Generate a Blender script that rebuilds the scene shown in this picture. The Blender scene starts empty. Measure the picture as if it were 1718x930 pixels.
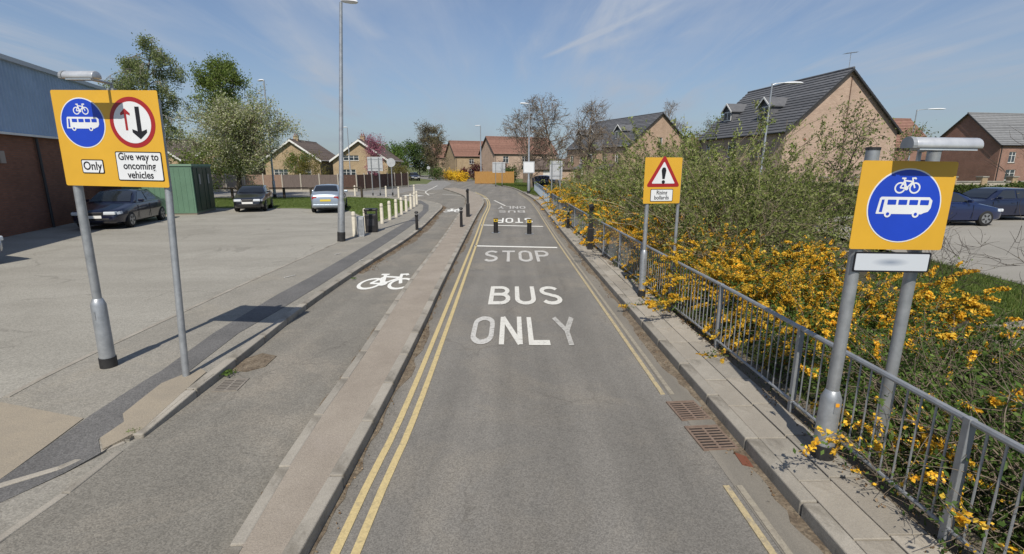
import bpy, bmesh, math, random
import numpy as np
from mathutils import Vector, Matrix
R = math.radians
sc = bpy.context.scene
COL = sc.collection
rnd = random.Random(7)

# ------------------------------------------------------------------ camera
cam_d = bpy.data.cameras.new("camera"); cam = bpy.data.objects.new("camera", cam_d)
COL.objects.link(cam); sc.camera = cam
cam_d.sensor_width = 36; cam_d.lens = 830 / 1718 * 36
cam_d.clip_end = 3000; cam_d.clip_start = 0.1
cam.location = (0, 0, 2.5)
cam.rotation_euler = (R(90) - math.atan(186 / 830), 0, 0)
sc.view_settings.view_transform = 'Standard'; sc.view_settings.look = 'None'
sc.view_settings.exposure = 0.24; sc.view_settings.gamma = 1

# ------------------------------------------------------------------ sun and sky
SUN_EL = R(49); SDIR = Vector((0.07, 1.0, 0)).normalized()      # light travels towards +y
LDIR = Vector((SDIR.x * math.cos(SUN_EL), SDIR.y * math.cos(SUN_EL), -math.sin(SUN_EL)))
sd = bpy.data.lights.new("sun", 'SUN'); sd.energy = 4.0; sd.angle = R(0.5); sd.color = (1.0, 0.93, 0.82)
so = bpy.data.objects.new("sun", sd); COL.objects.link(so); so.location = (0, -20, 40)
so.rotation_euler = LDIR.to_track_quat('-Z', 'Y').to_euler()
world = bpy.data.worlds.new("World"); sc.world = world; world.use_nodes = True
wn = world.node_tree; wn.nodes.clear()
def N(t, nt, **k):
    n = nt.nodes.new(t)
    for a, b in k.items(): setattr(n, a, b)
    return n
def mth(nt, op, a, b=None, clamp=False):
    n = N('ShaderNodeMath', nt, operation=op); n.use_clamp = clamp
    for i, v in enumerate((a, b)):
        if v is None: continue
        if isinstance(v, (int, float)): n.inputs[i].default_value = v
        else: nt.links.new(v, n.inputs[i])
    return n.outputs[0]
sky = N('ShaderNodeTexSky', wn, sky_type='NISHITA'); sky.sun_disc = False
sky.sun_elevation = SUN_EL; sky.sun_rotation = math.atan2(-SDIR.x, -SDIR.y)
sky.air_density = 1.0; sky.dust_density = 0.35; sky.ozone_density = 3.5; sky.altitude = 0
tc = N('ShaderNodeTexCoord', wn); sep = N('ShaderNodeSeparateXYZ', wn)
wn.links.new(tc.outputs['Generated'], sep.inputs[0])
zc = mth(wn, 'MAXIMUM', sep.outputs[2], 0.02); zc2 = mth(wn, 'ADD', zc, 0.08)
px = mth(wn, 'DIVIDE', sep.outputs[0], zc2); py = mth(wn, 'DIVIDE', sep.outputs[1], zc2)
comb = N('ShaderNodeCombineXYZ', wn); wn.links.new(px, comb.inputs[0]); wn.links.new(py, comb.inputs[1])
def cloud(scale, sx, sy, rot, lo, hi, dist=0.6, det=8):
    mp = N('ShaderNodeMapping', wn); mp.inputs['Scale'].default_value = (sx, sy, 1); mp.inputs['Rotation'].default_value = (0, 0, rot)
    wn.links.new(comb.outputs[0], mp.inputs[0])
    n = N('ShaderNodeTexNoise', wn); n.inputs['Scale'].default_value = scale; n.inputs['Detail'].default_value = det
    n.inputs['Roughness'].default_value = 0.6; n.inputs['Distortion'].default_value = dist
    wn.links.new(mp.outputs[0], n.inputs[0])
    mr = N('ShaderNodeMapRange', wn); mr.inputs[1].default_value = lo; mr.inputs[2].default_value = hi
    mr.interpolation_type = 'SMOOTHSTEP'
    wn.links.new(n.outputs[0], mr.inputs[0]); return mr.outputs[0]
c1 = cloud(0.5, 1.7, 0.45, 0.7, 0.38, 0.76, 1.2)
c2 = cloud(0.9, 2.4, 0.4, -0.9, 0.42, 0.76, 0.8)
c3 = cloud(0.25, 1, 1, 0.2, 0.35, 0.75, 0.3, 3)
cl = mth(wn, 'ADD', mth(wn, 'MULTIPLY', c1, 0.95), mth(wn, 'MULTIPLY', c2, 0.8))
cl = mth(wn, 'MULTIPLY', cl, mth(wn, 'ADD', mth(wn, 'MULTIPLY', c3, 0.9), 0.25))
# a straight contrail high in the sky, between two points of the cloud sheet
def plane(x, y):      # direction of view -> cloud sheet
    p_ = math.atan(186 / 830); u = x - 859; v = y - 465
    d = Vector((u, 830 * math.cos(p_) - v * math.sin(p_), -v * math.cos(p_) - 830 * math.sin(p_))).normalized()
    return Vector((d.x / (d.z + .08), d.y / (d.z + .08)))
def trail(A, B, wid, strength):
    d = (B - A); L = d.length; d = d / L; nrm = Vector((-d.y, d.x))
    wob = N('ShaderNodeTexNoise', wn); wob.inputs['Scale'].default_value = 1.6; wob.inputs['Detail'].default_value = 6
    wn.links.new(comb.outputs[0], wob.inputs[0])
    wb = mth(wn, 'MULTIPLY', mth(wn, 'SUBTRACT', wob.outputs[0], 0.5), wid * 1.6)
    t = mth(wn, 'ADD', mth(wn, 'MULTIPLY', mth(wn, 'SUBTRACT', px, A.x), d.x), mth(wn, 'MULTIPLY', mth(wn, 'SUBTRACT', py, A.y), d.y))
    s = mth(wn, 'ADD', mth(wn, 'MULTIPLY', mth(wn, 'SUBTRACT', px, A.x), nrm.x), mth(wn, 'MULTIPLY', mth(wn, 'SUBTRACT', py, A.y), nrm.y))
    s = mth(wn, 'ABSOLUTE', mth(wn, 'ADD', s, wb))
    a = mth(wn, 'SUBTRACT', 1.0, mth(wn, 'DIVIDE', s, wid), True)
    tt = mth(wn, 'DIVIDE', t, L)
    e = mth(wn, 'MULTIPLY', mth(wn, 'MULTIPLY', tt, 8, True), mth(wn, 'MULTIPLY', mth(wn, 'SUBTRACT', 1.0, tt), 2, True))
    wb2 = mth(wn, 'MULTIPLY', wob.outputs[0], 2 * strength)
    return mth(wn, 'MULTIPLY', mth(wn, 'MULTIPLY', a, e), wb2)
cl = mth(wn, 'ADD', cl, trail(plane(905, 100), plane(1180, -20), 0.05, 0.6))
cl = mth(wn, 'ADD', cl, trail(plane(985, 92), plane(1300, -60), 0.12, 0.32))
cl = mth(wn, 'ADD', cl, trail(plane(560, 150), plane(400, -80), 0.22, 0.5))
cl = mth(wn, 'ADD', cl, trail(plane(640, 70), plane(470, -60), 0.1, 0.35))
cl = mth(wn, 'ADD', cl, 0.12); cl = mth(wn, 'MINIMUM', cl, 0.92)
mixs = N('ShaderNodeMixRGB', wn); wn.links.new(cl, mixs.inputs[0]); wn.links.new(sky.outputs[0], mixs.inputs[1])
mixs.inputs[2].default_value = (5.0, 5.5, 6.2, 1)
tint = N('ShaderNodeMixRGB', wn, blend_type='MULTIPLY'); tint.inputs[0].default_value = 1
wn.links.new(mixs.outputs[0], tint.inputs[1]); tint.inputs[2].default_value = (.96, .985, 1.06, 1)
hz = mth(wn, 'MULTIPLY', mth(wn, 'POWER', mth(wn, 'SUBTRACT', 1.0, mth(wn, 'MAXIMUM', sep.outputs[2], 0.0)), 7.0), 0.85)
mixh = N('ShaderNodeMixRGB', wn); wn.links.new(hz, mixh.inputs[0]); wn.links.new(tint.outputs[0], mixh.inputs[1]); mixh.inputs[2].default_value = (2.85, 3.55, 4.1, 1)
bg = N('ShaderNodeBackground', wn); bg.inputs[1].default_value = 0.08
wo = N('ShaderNodeOutputWorld', wn); wn.links.new(mixh.outputs[0], bg.inputs[0]); wn.links.new(bg.outputs[0], wo.inputs[0])

# ------------------------------------------------------------------ materials
MATS = {}
def mat(name, col, col2=None, rough=0.75, scale=3.0, mixlo=0.35, mixhi=0.65, bump=0.0, bscale=60, metal=0.0, island=0.0,
        speck=0.0, spscale=220, coat=0.0, trans=0.0, brick=None, stretch=None, spec=0.5, stain=None, streak=0, objrand=0, cracks=0):
    if name in MATS: return MATS[name]
    m = bpy.data.materials.new(name); m.use_nodes = True; nt = m.node_tree
    b = nt.nodes['Principled BSDF']; L = nt.links.new
    b.inputs['Roughness'].default_value = rough; b.inputs['Metallic'].default_value = metal
    b.inputs['Specular IOR Level'].default_value = spec
    b.inputs['Coat Weight'].default_value = coat
    t = N('ShaderNodeTexCoord', nt); src = t.outputs['Object']
    if stretch:
        mp = N('ShaderNodeMapping', nt); mp.inputs['Scale'].default_value = stretch; L(src, mp.inputs[0]); src = mp.outputs[0]
    c4 = lambda c: (c[0], c[1], c[2], 1)
    out = None
    if brick:
        # brick = (u-axis pair handled by mapping), sizes in metres
        geo = N('ShaderNodeNewGeometry', nt); sp = N('ShaderNodeSeparateXYZ', nt); sn = N('ShaderNodeSeparateXYZ', nt)
        L(t.outputs['Object'], sp.inputs[0])
        tr = N('ShaderNodeVectorTransform', nt, vector_type='NORMAL', convert_from='WORLD', convert_to='OBJECT'); L(geo.outputs['True Normal'], tr.inputs[0]); L(tr.outputs[0], sn.inputs[0])
        ax = mth(nt, 'GREATER_THAN', mth(nt, 'ABSOLUTE', sn.outputs[0]), 0.7)
        uu = mth(nt, 'ADD', mth(nt, 'MULTIPLY', sp.outputs[1], ax), mth(nt, 'MULTIPLY', sp.outputs[0], mth(nt, 'SUBTRACT', 1.0, ax)))
        cb = N('ShaderNodeCombineXYZ', nt); L(uu, cb.inputs[0]); L(sp.outputs[2], cb.inputs[1])
        bt = N('ShaderNodeTexBrick', nt); L(cb.outputs[0], bt.inputs[0])
        bt.inputs['Color1'].default_value = c4(col); bt.inputs['Color2'].default_value = c4(col2 or col); bt.inputs['Mortar'].default_value = c4(brick)
        bt.inputs['Scale'].default_value = 1; bt.inputs['Brick Width'].default_value = 0.225; bt.inputs['Row Height'].default_value = 0.075
        bt.inputs['Mortar Size'].default_value = 0.010; bt.inputs['Mortar Smooth'].default_value = 0.2
        ns = N('ShaderNodeTexNoise', nt); ns.inputs['Scale'].default_value = 0.9; ns.inputs['Detail'].default_value = 6; L(t.outputs['Object'], ns.inputs[0])
        mm = N('ShaderNodeMixRGB', nt, blend_type='MULTIPLY'); mm.inputs[0].default_value = 0.5
        mr = N('ShaderNodeMapRange', nt); mr.inputs[1].default_value = .3; mr.inputs[2].default_value = .7; mr.inputs[3].default_value = .62; mr.inputs[4].default_value = 1.15
        L(ns.outputs[0], mr.inputs[0]); L(bt.outputs[0], mm.inputs[1]); L(mr.outputs[0], mm.inputs[2]); out = mm.outputs[0]
        bp = N('ShaderNodeBump', nt); bp.inputs['Strength'].default_value = 0.5; bp.inputs['Distance'].default_value = 0.008
        inv = mth(nt, 'SUBTRACT', 1.0, bt.outputs['Fac']); L(inv, bp.inputs['Height']); L(bp.outputs[0], b.inputs['Normal'])
    elif col2 is not None:
        ns = N('ShaderNodeTexNoise', nt); ns.inputs['Scale'].default_value = scale; ns.inputs['Detail'].default_value = 9; ns.inputs['Roughness'].default_value = .62
        L(src, ns.inputs[0])
        mr = N('ShaderNodeMapRange', nt); mr.inputs[1].default_value = mixlo; mr.inputs[2].default_value = mixhi; L(ns.outputs[0], mr.inputs[0])
        mx = N('ShaderNodeMixRGB', nt); mx.inputs[1].default_value = c4(col); mx.inputs[2].default_value = c4(col2); L(mr.outputs[0], mx.inputs[0]); out = mx.outputs[0]
    else:
        rgb = N('ShaderNodeRGB', nt); rgb.outputs[0].default_value = c4(col); out = rgb.outputs[0]
    if stain:      # broad wear marks: (scale, lo, hi, colour, amount)
        ns = N('ShaderNodeTexNoise', nt); ns.inputs['Scale'].default_value = stain[0]; ns.inputs['Detail'].default_value = 7; ns.inputs['Roughness'].default_value = .7; ns.inputs['Distortion'].default_value = .5
        L(t.outputs['Object'], ns.inputs[0])
        mr = N('ShaderNodeMapRange', nt); mr.inputs[1].default_value = stain[1]; mr.inputs[2].default_value = stain[2]; mr.inputs[4].default_value = stain[4]; L(ns.outputs[0], mr.inputs[0])
        mx = N('ShaderNodeMixRGB', nt); L(mr.outputs[0], mx.inputs[0]); L(out, mx.inputs[1]); mx.inputs[2].default_value = c4(stain[3]); out = mx.outputs[0]
    if streak:     # long soft bands along the direction of travel
        mp2 = N('ShaderNodeMapping', nt); mp2.inputs['Scale'].default_value = (1.6, .05, 1); L(t.outputs['Object'], mp2.inputs[0])
        ns = N('ShaderNodeTexNoise', nt); ns.inputs['Scale'].default_value = 1.3; ns.inputs['Detail'].default_value = 6; L(mp2.outputs[0], ns.inputs[0])
        mr = N('ShaderNodeMapRange', nt); mr.inputs[1].default_value = .3; mr.inputs[2].default_value = .7; mr.inputs[3].default_value = 1 - streak; mr.inputs[4].default_value = 1 + streak; L(ns.outputs[0], mr.inputs[0])
        mm = N('ShaderNodeMixRGB', nt, blend_type='MULTIPLY'); mm.inputs[0].default_value = 1; L(out, mm.inputs[1]); L(mr.outputs[0], mm.inputs[2]); out = mm.outputs[0]
    if objrand:
        oi = N('ShaderNodeObjectInfo', nt); mr = N('ShaderNodeMapRange', nt); mr.inputs[3].default_value = 1 - objrand; mr.inputs[4].default_value = 1 + objrand; L(oi.outputs['Random'], mr.inputs[0])
        mm = N('ShaderNodeMixRGB', nt, blend_type='MULTIPLY'); mm.inputs[0].default_value = 1; L(out, mm.inputs[1]); L(mr.outputs[0], mm.inputs[2]); out = mm.outputs[0]
    if cracks:
        nd = N('ShaderNodeTexNoise', nt); nd.inputs['Scale'].default_value = 2.5; nd.inputs['Detail'].default_value = 4; L(t.outputs['Object'], nd.inputs[0])
        va = N('ShaderNodeVectorMath', nt, operation='MULTIPLY_ADD'); va.inputs[1].default_value = (.55, .55, 0); L(nd.outputs['Color'], va.inputs[0]); L(t.outputs['Object'], va.inputs[2])
        vo = N('ShaderNodeTexVoronoi', nt, feature='DISTANCE_TO_EDGE'); vo.inputs['Scale'].default_value = cracks; L(va.outputs[0], vo.inputs[0])
        n3 = N('ShaderNodeTexNoise', nt); n3.inputs['Scale'].default_value = .55; L(t.outputs['Object'], n3.inputs[0])
        th = N('ShaderNodeMapRange', nt); th.inputs[1].default_value = .48; th.inputs[2].default_value = .62; th.inputs[3].default_value = 0; th.inputs[4].default_value = .014; L(n3.outputs[0], th.inputs[0])
        cr_ = mth(nt, 'MULTIPLY', mth(nt, 'LESS_THAN', vo.outputs['Distance'], th.outputs[0]), .24)
        mx = N('ShaderNodeMixRGB', nt); L(cr_, mx.inputs[0]); L(out, mx.inputs[1]); mx.inputs[2].default_value = (.08, .072, .06, 1); out = mx.outputs[0]
    if speck:
        vo = N('ShaderNodeTexVoronoi', nt); vo.inputs['Scale'].default_value = spscale; L(t.outputs['Object'], vo.inputs[0])
        sepc = N('ShaderNodeSeparateColor', nt); L(vo.outputs['Color'], sepc.inputs[0])
        mr = N('ShaderNodeMapRange', nt); mr.inputs[3].default_value = 1 - speck; mr.inputs[4].default_value = 1 + speck; L(sepc.outputs[0], mr.inputs[0])
        mm = N('ShaderNodeMixRGB', nt, blend_type='MULTIPLY'); mm.inputs[0].default_value = 1; L(out, mm.inputs[1]); L(mr.outputs[0], mm.inputs[2]); out = mm.outputs[0]
    if island:
        g = N('ShaderNodeNewGeometry', nt); mr = N('ShaderNodeMapRange', nt); mr.inputs[3].default_value = 1 - island; mr.inputs[4].default_value = 1 + island
        L(g.outputs['Random Per Island'], mr.inputs[0])
        mm = N('ShaderNodeMixRGB', nt, blend_type='MULTIPLY'); mm.inputs[0].default_value = 1; L(out, mm.inputs[1]); L(mr.outputs[0], mm.inputs[2]); out = mm.outputs[0]
    L(out, b.inputs['Base Color'])
    if bump and not brick:
        n2 = N('ShaderNodeTexNoise', nt); n2.inputs['Scale'].default_value = bscale; n2.inputs['Detail'].default_value = 5; L(src, n2.inputs[0])
        bp = N('ShaderNodeBump', nt); bp.inputs['Strength'].default_value = bump; bp.inputs['Distance'].default_value = 0.01
        L(n2.outputs[0], bp.inputs['Height']); L(bp.outputs[0], b.inputs['Normal'])
    if trans:
        tl = N('ShaderNodeBsdfTranslucent', nt); ms = N('ShaderNodeMixShader', nt); ms.inputs[0].default_value = trans
        L(out, tl.inputs[0]); L(b.outputs[0], ms.inputs[1]); L(tl.outputs[0], ms.inputs[2])
        L(ms.outputs[0], nt.nodes['Material Output'].inputs[0])
    MATS[name] = m; return m
def leafmat(name, cols, trans=0.35):
    m = bpy.data.materials.new(name); m.use_nodes = True; nt = m.node_tree; L = nt.links.new
    b = nt.nodes['Principled BSDF']; b.inputs['Roughness'].default_value = 0.6; b.inputs['Specular IOR Level'].default_value = .25
    g = N('ShaderNodeNewGeometry', nt); cr = N('ShaderNodeValToRGB', nt); L(g.outputs['Random Per Island'], cr.inputs[0])
    e = cr.color_ramp.elements
    while len(e) < len(cols): e.new(0.5)
    for i, c in enumerate(cols): e[i].position = i / (len(cols) - 1); e[i].color = (*c, 1)
    oi = N('ShaderNodeObjectInfo', nt); mr = N('ShaderNodeMapRange', nt); mr.inputs[3].default_value = .80; mr.inputs[4].default_value = 1.22; L(oi.outputs['Random'], mr.inputs[0])
    ns = N('ShaderNodeTexNoise', nt); ns.inputs['Scale'].default_value = 1.7; ns.inputs['Detail'].default_value = 3; tx = N('ShaderNodeTexCoord', nt); L(tx.outputs['Object'], ns.inputs[0])
    m2 = N('ShaderNodeMapRange', nt); m2.inputs[1].default_value = .3; m2.inputs[2].default_value = .7; m2.inputs[3].default_value = .75; m2.inputs[4].default_value = 1.25; L(ns.outputs[0], m2.inputs[0])
    mm = N('ShaderNodeMixRGB', nt, blend_type='MULTIPLY'); mm.inputs[0].default_value = 1; L(cr.outputs[0], mm.inputs[1]); L(mth(nt, 'MULTIPLY', mr.outputs[0], m2.outputs[0]), mm.inputs[2])
    class cr: outputs = [mm.outputs[0]]
    L(cr.outputs[0], b.inputs['Base Color'])
    tl = N('ShaderNodeBsdfTranslucent', nt); ms = N('ShaderNodeMixShader', nt); ms.inputs[0].default_value = trans
    L(cr.outputs[0], tl.inputs[0]); L(b.outputs[0], ms.inputs[1]); L(tl.outputs[0], ms.inputs[2]); L(ms.outputs[0], nt.nodes['Material Output'].inputs[0])
    return m
def glassmat(name, col=(.02, .025, .03), rough=.06):
    return mat(name, col, rough=rough, spec=.9, coat=.5)

asphalt = mat('asphalt', (.152, .143, .127), (.186, .176, .157), rough=.9, scale=.9, bump=.35, bscale=160, speck=.26, spscale=110, stretch=(1, .45, 1), stain=(.55, .48, .68, (.235, .21, .17), .6), streak=.17, cracks=.7)
asphalt_cyc = mat('cycle lane asphalt', (.160, .150, .129), (.196, .184, .158), rough=.92, scale=.8, bump=.45, bscale=110, speck=.26, spscale=90, stain=(.6, .48, .68, (.27, .24, .195), .65), streak=.10, cracks=.6)
asphalt_foot = mat('footway asphalt', (.215, .203, .174), (.26, .245, .212), rough=.93, scale=1.1, bump=.4, bscale=90, speck=.22, spscale=80, stain=(.8, .5, .7, (.31, .28, .225), .6), cracks=.8)
asphalt_lot = mat('car park asphalt', (.255, .243, .210), (.31, .297, .26), rough=.93, scale=.6, bump=.4, bscale=80, speck=.2, spscale=70, stretch=(.35, 1.2, 1), stain=(.35, .5, .68, (.165, .155, .13), .5), cracks=.45)
asphalt_new = mat('dark repair asphalt', (.105, .103, .10), (.135, .132, .128), rough=.85, scale=1.5, bump=.5, bscale=110, speck=.3, spscale=90)
asphalt_far = mat('side street asphalt', (.19, .185, .175), (.235, .228, .213), rough=.9, scale=.5, speck=.15, spscale=40)
sandy = mat('pale buff concrete', (.30, .258, .195), (.245, .215, .17), rough=.92, scale=2, bump=.4, bscale=70, speck=.15)
kerbm = mat('kerb concrete', (.33, .305, .26), (.25, .23, .195), rough=.9, scale=3, bump=.35, bscale=60, speck=.14, stain=(2.2, .52, .68, (.13, .115, .09), .8), objrand=.14)
flagm = mat('paving concrete', (.27, .245, .205), (.345, .315, .265), rough=.9, scale=2, bump=.35, bscale=60, speck=.12, stain=(1.4, .5, .72, (.15, .125, .095), .8), objrand=.14)
islandm = mat('pinkish island concrete', (.30, .262, .215), (.25, .215, .175), rough=.92, scale=2.2, bump=.4, bscale=70, speck=.2, stain=(.9, .52, .72, (.32, .28, .24), .55))
dirtm = mat('road edge dirt', (.105, .078, .052), (.19, .155, .11), rough=.97, scale=6, bump=.8, bscale=40, speck=.35, spscale=60)
soil = mat('soil and litter', (.055, .042, .028), (.04, .045, .018), rough=1, scale=2, bump=.8, bscale=25, speck=.3, spscale=30)
grassm = mat('lawn', (.085, .125, .025), (.115, .155, .035), rough=.95, scale=1.6, bump=.6, bscale=30, speck=.25, spscale=40)
fieldm = mat('far ground', (.08, .11, .03), (.12, .13, .05), rough=1, scale=.2, bump=.3, bscale=8)
def wornpaint(name, col, under, lo=.40, hi=.56):
    return mat(name, under, col, rough=.75, scale=16, mixlo=lo - .12, mixhi=hi - .12, speck=.12, spscale=90, bump=.2)
white_road = wornpaint('white road paint', (.62, .61, .56), (.30, .29, .26))
white_fresh = wornpaint('fresh white road paint', (.74, .74, .70), (.5, .49, .45), .3, .45)
white_faded = wornpaint('faded white road paint', (.42, .41, .38), (.19, .18, .16), .42, .62)
white_mid = wornpaint('thin white road paint', (.50, .49, .46), (.22, .21, .19), .42, .6)
yellow_road = wornpaint('yellow road paint', (.50, .40, .20), (.30, .25, .16), .38, .58)
yellow_vf = wornpaint('nearly gone yellow road paint', (.30, .27, .21), (.23, .205, .165), .45, .7)
yellow_faded = wornpaint('faded yellow road paint', (.42, .345, .20), (.24, .215, .175), .42, .65)
galv = mat('galvanised steel', (.42, .44, .46), (.30, .32, .34), rough=.42, scale=9, metal=.55, bump=.06, bscale=30)
galv_dull = mat('dull galvanised steel', (.36, .38, .40), (.27, .285, .30), rough=.5, scale=7, metal=.45, bump=.06, bscale=30)
greycoat = mat('pale grey painted steel', (.50, .52, .54), (.40, .42, .44), rough=.5, scale=6, metal=.2)
blackp = mat('black paint', (.012, .012, .014), (.03, .03, .03), rough=.55, scale=12)
blackmetal = mat('black ironwork', (.010, .010, .012), (.022, .020, .020), rough=.5, scale=8)
signyel = mat('yellow sign face', (.66, .375, .03), (.58, .33, .025), rough=.5, scale=1.5, coat=.2, stain=(.8, .45, .7, (.62, .34, .03), .5))
signblue = mat('blue sign face', (.010, .055, .50), (.008, .045, .42), rough=.45, scale=2, coat=.2)
signwhite = mat('white sign face', (.72, .74, .76), (.64, .66, .68), rough=.45, scale=2, coat=.2)
signred = mat('red sign face', (.34, .015, .018), (.29, .012, .015), rough=.45, scale=3, coat=.2)
signblack = mat('black sign print', (.008, .008, .012), rough=.5)
hoodm = mat('weathered lantern metal', (.60, .62, .64), (.46, .48, .51), rough=.28, scale=9, metal=.35)
white_pl = mat('white lantern plastic', (.74, .76, .78), (.66, .68, .70), rough=.3, scale=4)
upvc = mat('white window plastic', (.72, .72, .70), rough=.4)
postcream = mat('cream weathered posts', (.66, .62, .52), (.52, .48, .40), rough=.9, scale=6, bump=.3, bscale=40)
glass_w = glassmat('window glass', (.035, .045, .055), .08)
glass_c = glassmat('car glass', (.012, .014, .016), .05)
rubber = mat('tyre rubber', (.012, .012, .012), rough=.8)
alloy = mat('wheel alloy', (.35, .36, .37), rough=.35, metal=.7)
chrome = mat('chrome trim', (.6, .6, .62), rough=.15, metal=.9)
lampglass = mat('headlamp glass', (.62, .66, .70), rough=.08, coat=1)
redlens = mat('tail lamp lens', (.30, .012, .012), rough=.15, coat=1)
plate_w = mat('white number plate', (.72, .72, .70), rough=.4)
plate_y = mat('yellow number plate', (.65, .50, .06), rough=.4)
barkm = mat('bark', (.085, .066, .048), (.15, .12, .09), rough=.95, scale=5, bump=.6, bscale=20)
twigm = mat('grey brown twigs', (.14, .11, .08), (.22, .18, .135), rough=.95, scale=3)
strawm = mat('straw coloured stems', (.46, .38, .24), (.32, .25, .15), rough=.9, scale=3)
stonem = mat('weathered stone', (.33, .31, .27), (.22, .21, .19), rough=.95, scale=4, bump=.6, bscale=15)

# ------------------------------------------------------------------ mesh helpers
def link(name, me, m=None, parent=None, label=None, smooth=False):
    o = bpy.data.objects.new(name, me); COL.objects.link(o)
    if m is not None:
        for x in (m if isinstance(m, (list, tuple)) else [m]): me.materials.append(x)
    if parent is not None: o.parent = parent
    if label: o['label'] = label
    if smooth: me.shade_smooth()
    return o
def tag(o, label, cat, group=None):
    o['label'] = label; o['category'] = cat
    if group: o['group'] = group
    return o
def thing(name, loc, rz, label, cat, group=None):
    o = bpy.data.objects.new(name, None); o.empty_display_size = .2; COL.objects.link(o)
    o.location = loc; o.rotation_euler = (0, 0, rz); return tag(o, label, cat, group)
def structure(o): o['kind'] = 'structure'; return o
def stuff(o): o['kind'] = 'stuff'; return o
def kids(o): return [c for c in bpy.data.objects if c.parent == o]
def copy_thing(src, loc, rz, label, children=None):
    r = src.copy(); COL.objects.link(r); r.location = loc; r.rotation_euler = (src.rotation_euler[0], src.rotation_euler[1], rz); r['label'] = label
    for ch, gs in (children if children is not None else tree_of(src)):
        c = ch.copy(); COL.objects.link(c); c.parent = r
        for g in gs:
            d = g.copy(); COL.objects.link(d); d.parent = c
    return r
def tree_of(src):
    by = {}
    for o in bpy.data.objects:
        if o.parent: by.setdefault(o.parent.name, []).append(o)
    return [(c, by.get(c.name, [])) for c in by.get(src.name, [])]
class MB:
    def __init__(s): s.v = []; s.f = []; s.m = []
    def add(s, vs, fs, mi=0):
        o = len(s.v); s.v += [tuple(v) for v in vs]; s.f += [tuple(i + o for i in f) for f in fs]; s.m += [mi] * len(fs); return s
    def box(s, x0, x1, y0, y1, z0, z1, mi=0, M=None):
        vs = [Vector(p) for p in ((x0,y0,z0),(x1,y0,z0),(x1,y1,z0),(x0,y1,z0),(x0,y0,z1),(x1,y0,z1),(x1,y1,z1),(x0,y1,z1))]
        if M is not None: vs = [M @ v for v in vs]
        return s.add(vs, [(0,3,2,1),(4,5,6,7),(0,1,5,4),(1,2,6,5),(2,3,7,6),(3,0,4,7)], mi)
    def tube(s, pts, rad, n=8, mi=0, cap=True):
        pts = [Vector(p) for p in pts]; k = len(pts)
        rs = rad if isinstance(rad, (list, tuple)) else [rad] * k
        up = None; rings = []
        for i, p in enumerate(pts):
            d = (pts[min(i + 1, k - 1)] - pts[max(i - 1, 0)])
            if d.length < 1e-9: d = Vector((0, 0, 1))
            d.normalize()
            if up is None: up = Vector((0, 0, 1)) if abs(d.z) < .9 else Vector((0, 1, 0))
            a = d.cross(up)
            if a.length < 1e-4: a = d.cross(Vector((1, 0, 0)))
            a.normalize(); b = d.cross(a)
            rings.append([p + (a * math.cos(2 * math.pi * j / n) + b * math.sin(2 * math.pi * j / n)) * rs[i] for j in range(n)])
        vs = [v for r in rings for v in r]; fs = []
        for i in range(k - 1):
            for j in range(n):
                a0 = i * n + j; a1 = i * n + (j + 1) % n; fs.append((a0, a1, a1 + n, a0 + n))
        if cap: fs.append(tuple(range(n - 1, -1, -1))); fs.append(tuple(range((k - 1) * n, k * n)))
        return s.add(vs, fs, mi)
    def prism(s, poly, y0, y1, mi=0, axis='y'):      # polygon in (x,z) extruded along y
        n = len(poly)
        if axis == 'y': vs = [(a, y0, b) for a, b in poly] + [(a, y1, b) for a, b in poly]
        elif axis == 'z': vs = [(a, b, y0) for a, b in poly] + [(a, b, y1) for a, b in poly]
        else: vs = [(y0, a, b) for a, b in poly] + [(y1, a, b) for a, b in poly]
        fs = [tuple(range(n)), tuple(range(2 * n - 1, n - 1, -1))] + [(i, i + n, (i + 1) % n + n, (i + 1) % n) for i in range(n)]
        return s.add(vs, fs, mi)
    def build(s, name, m, parent=None, label=None, smooth=False, bevel=0, fix=True):
        me = bpy.data.meshes.new(name); me.from_pydata(s.v, [], s.f)
        if any(s.m): me.polygons.foreach_set('material_index', s.m)
        if fix and len(s.f) < 20000:
            bm = bmesh.new(); bm.from_mesh(me); bmesh.ops.recalc_face_normals(bm, faces=bm.faces)
            if bevel:
                bmesh.ops.remove_doubles(bm, verts=bm.verts, dist=1e-5)
                bmesh.ops.bevel(bm, geom=[e for e in bm.edges if e.calc_face_angle(0) > .6], offset=bevel, segments=2, affect='EDGES', profile=.5)
            bm.to_mesh(me); bm.free()
        o = link(name, me, m, parent, label)
        if smooth:
            me.polygons.foreach_set('use_smooth', [True] * len(me.polygons))
            me.set_sharp_from_angle(angle=R(38))
        return o
def hL(x, y):      # the left footway drops to the road at its near end
    t = min(1, max(0, (y - 3.3) / (5.6 - 3.3))); return .1 * t * t * (3 - 2 * t)
def sheet(name, pts, m, z, parent=None, hf=None, label=None):
    from mathutils.geometry import tessellate_polygon
    bm = bmesh.new(); vv = [bm.verts.new((p[0], p[1], 0)) for p in pts]
    for tr in tessellate_polygon([[Vector((p[0], p[1], 0)) for p in pts]]): bm.faces.new([vv[i] for i in tr])
    if hf:
        for yy in (3.3, 3.7, 4.1, 4.5, 4.9, 5.3, 5.6):
            bmesh.ops.bisect_plane(bm, geom=bm.verts[:] + bm.edges[:] + bm.faces[:], plane_co=(0, yy, 0), plane_no=(0, 1, 0))
    for v in bm.verts: v.co.z = z + (hf(v.co.x, v.co.y) if hf else 0)
    bm.normal_update()
    for f in bm.faces:
        if f.normal.z < 0: f.normal_flip()
    side_down(bm)
    me = bpy.data.meshes.new(name); bm.to_mesh(me); bm.free()
    return link(name, me, m, parent, label)
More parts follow.
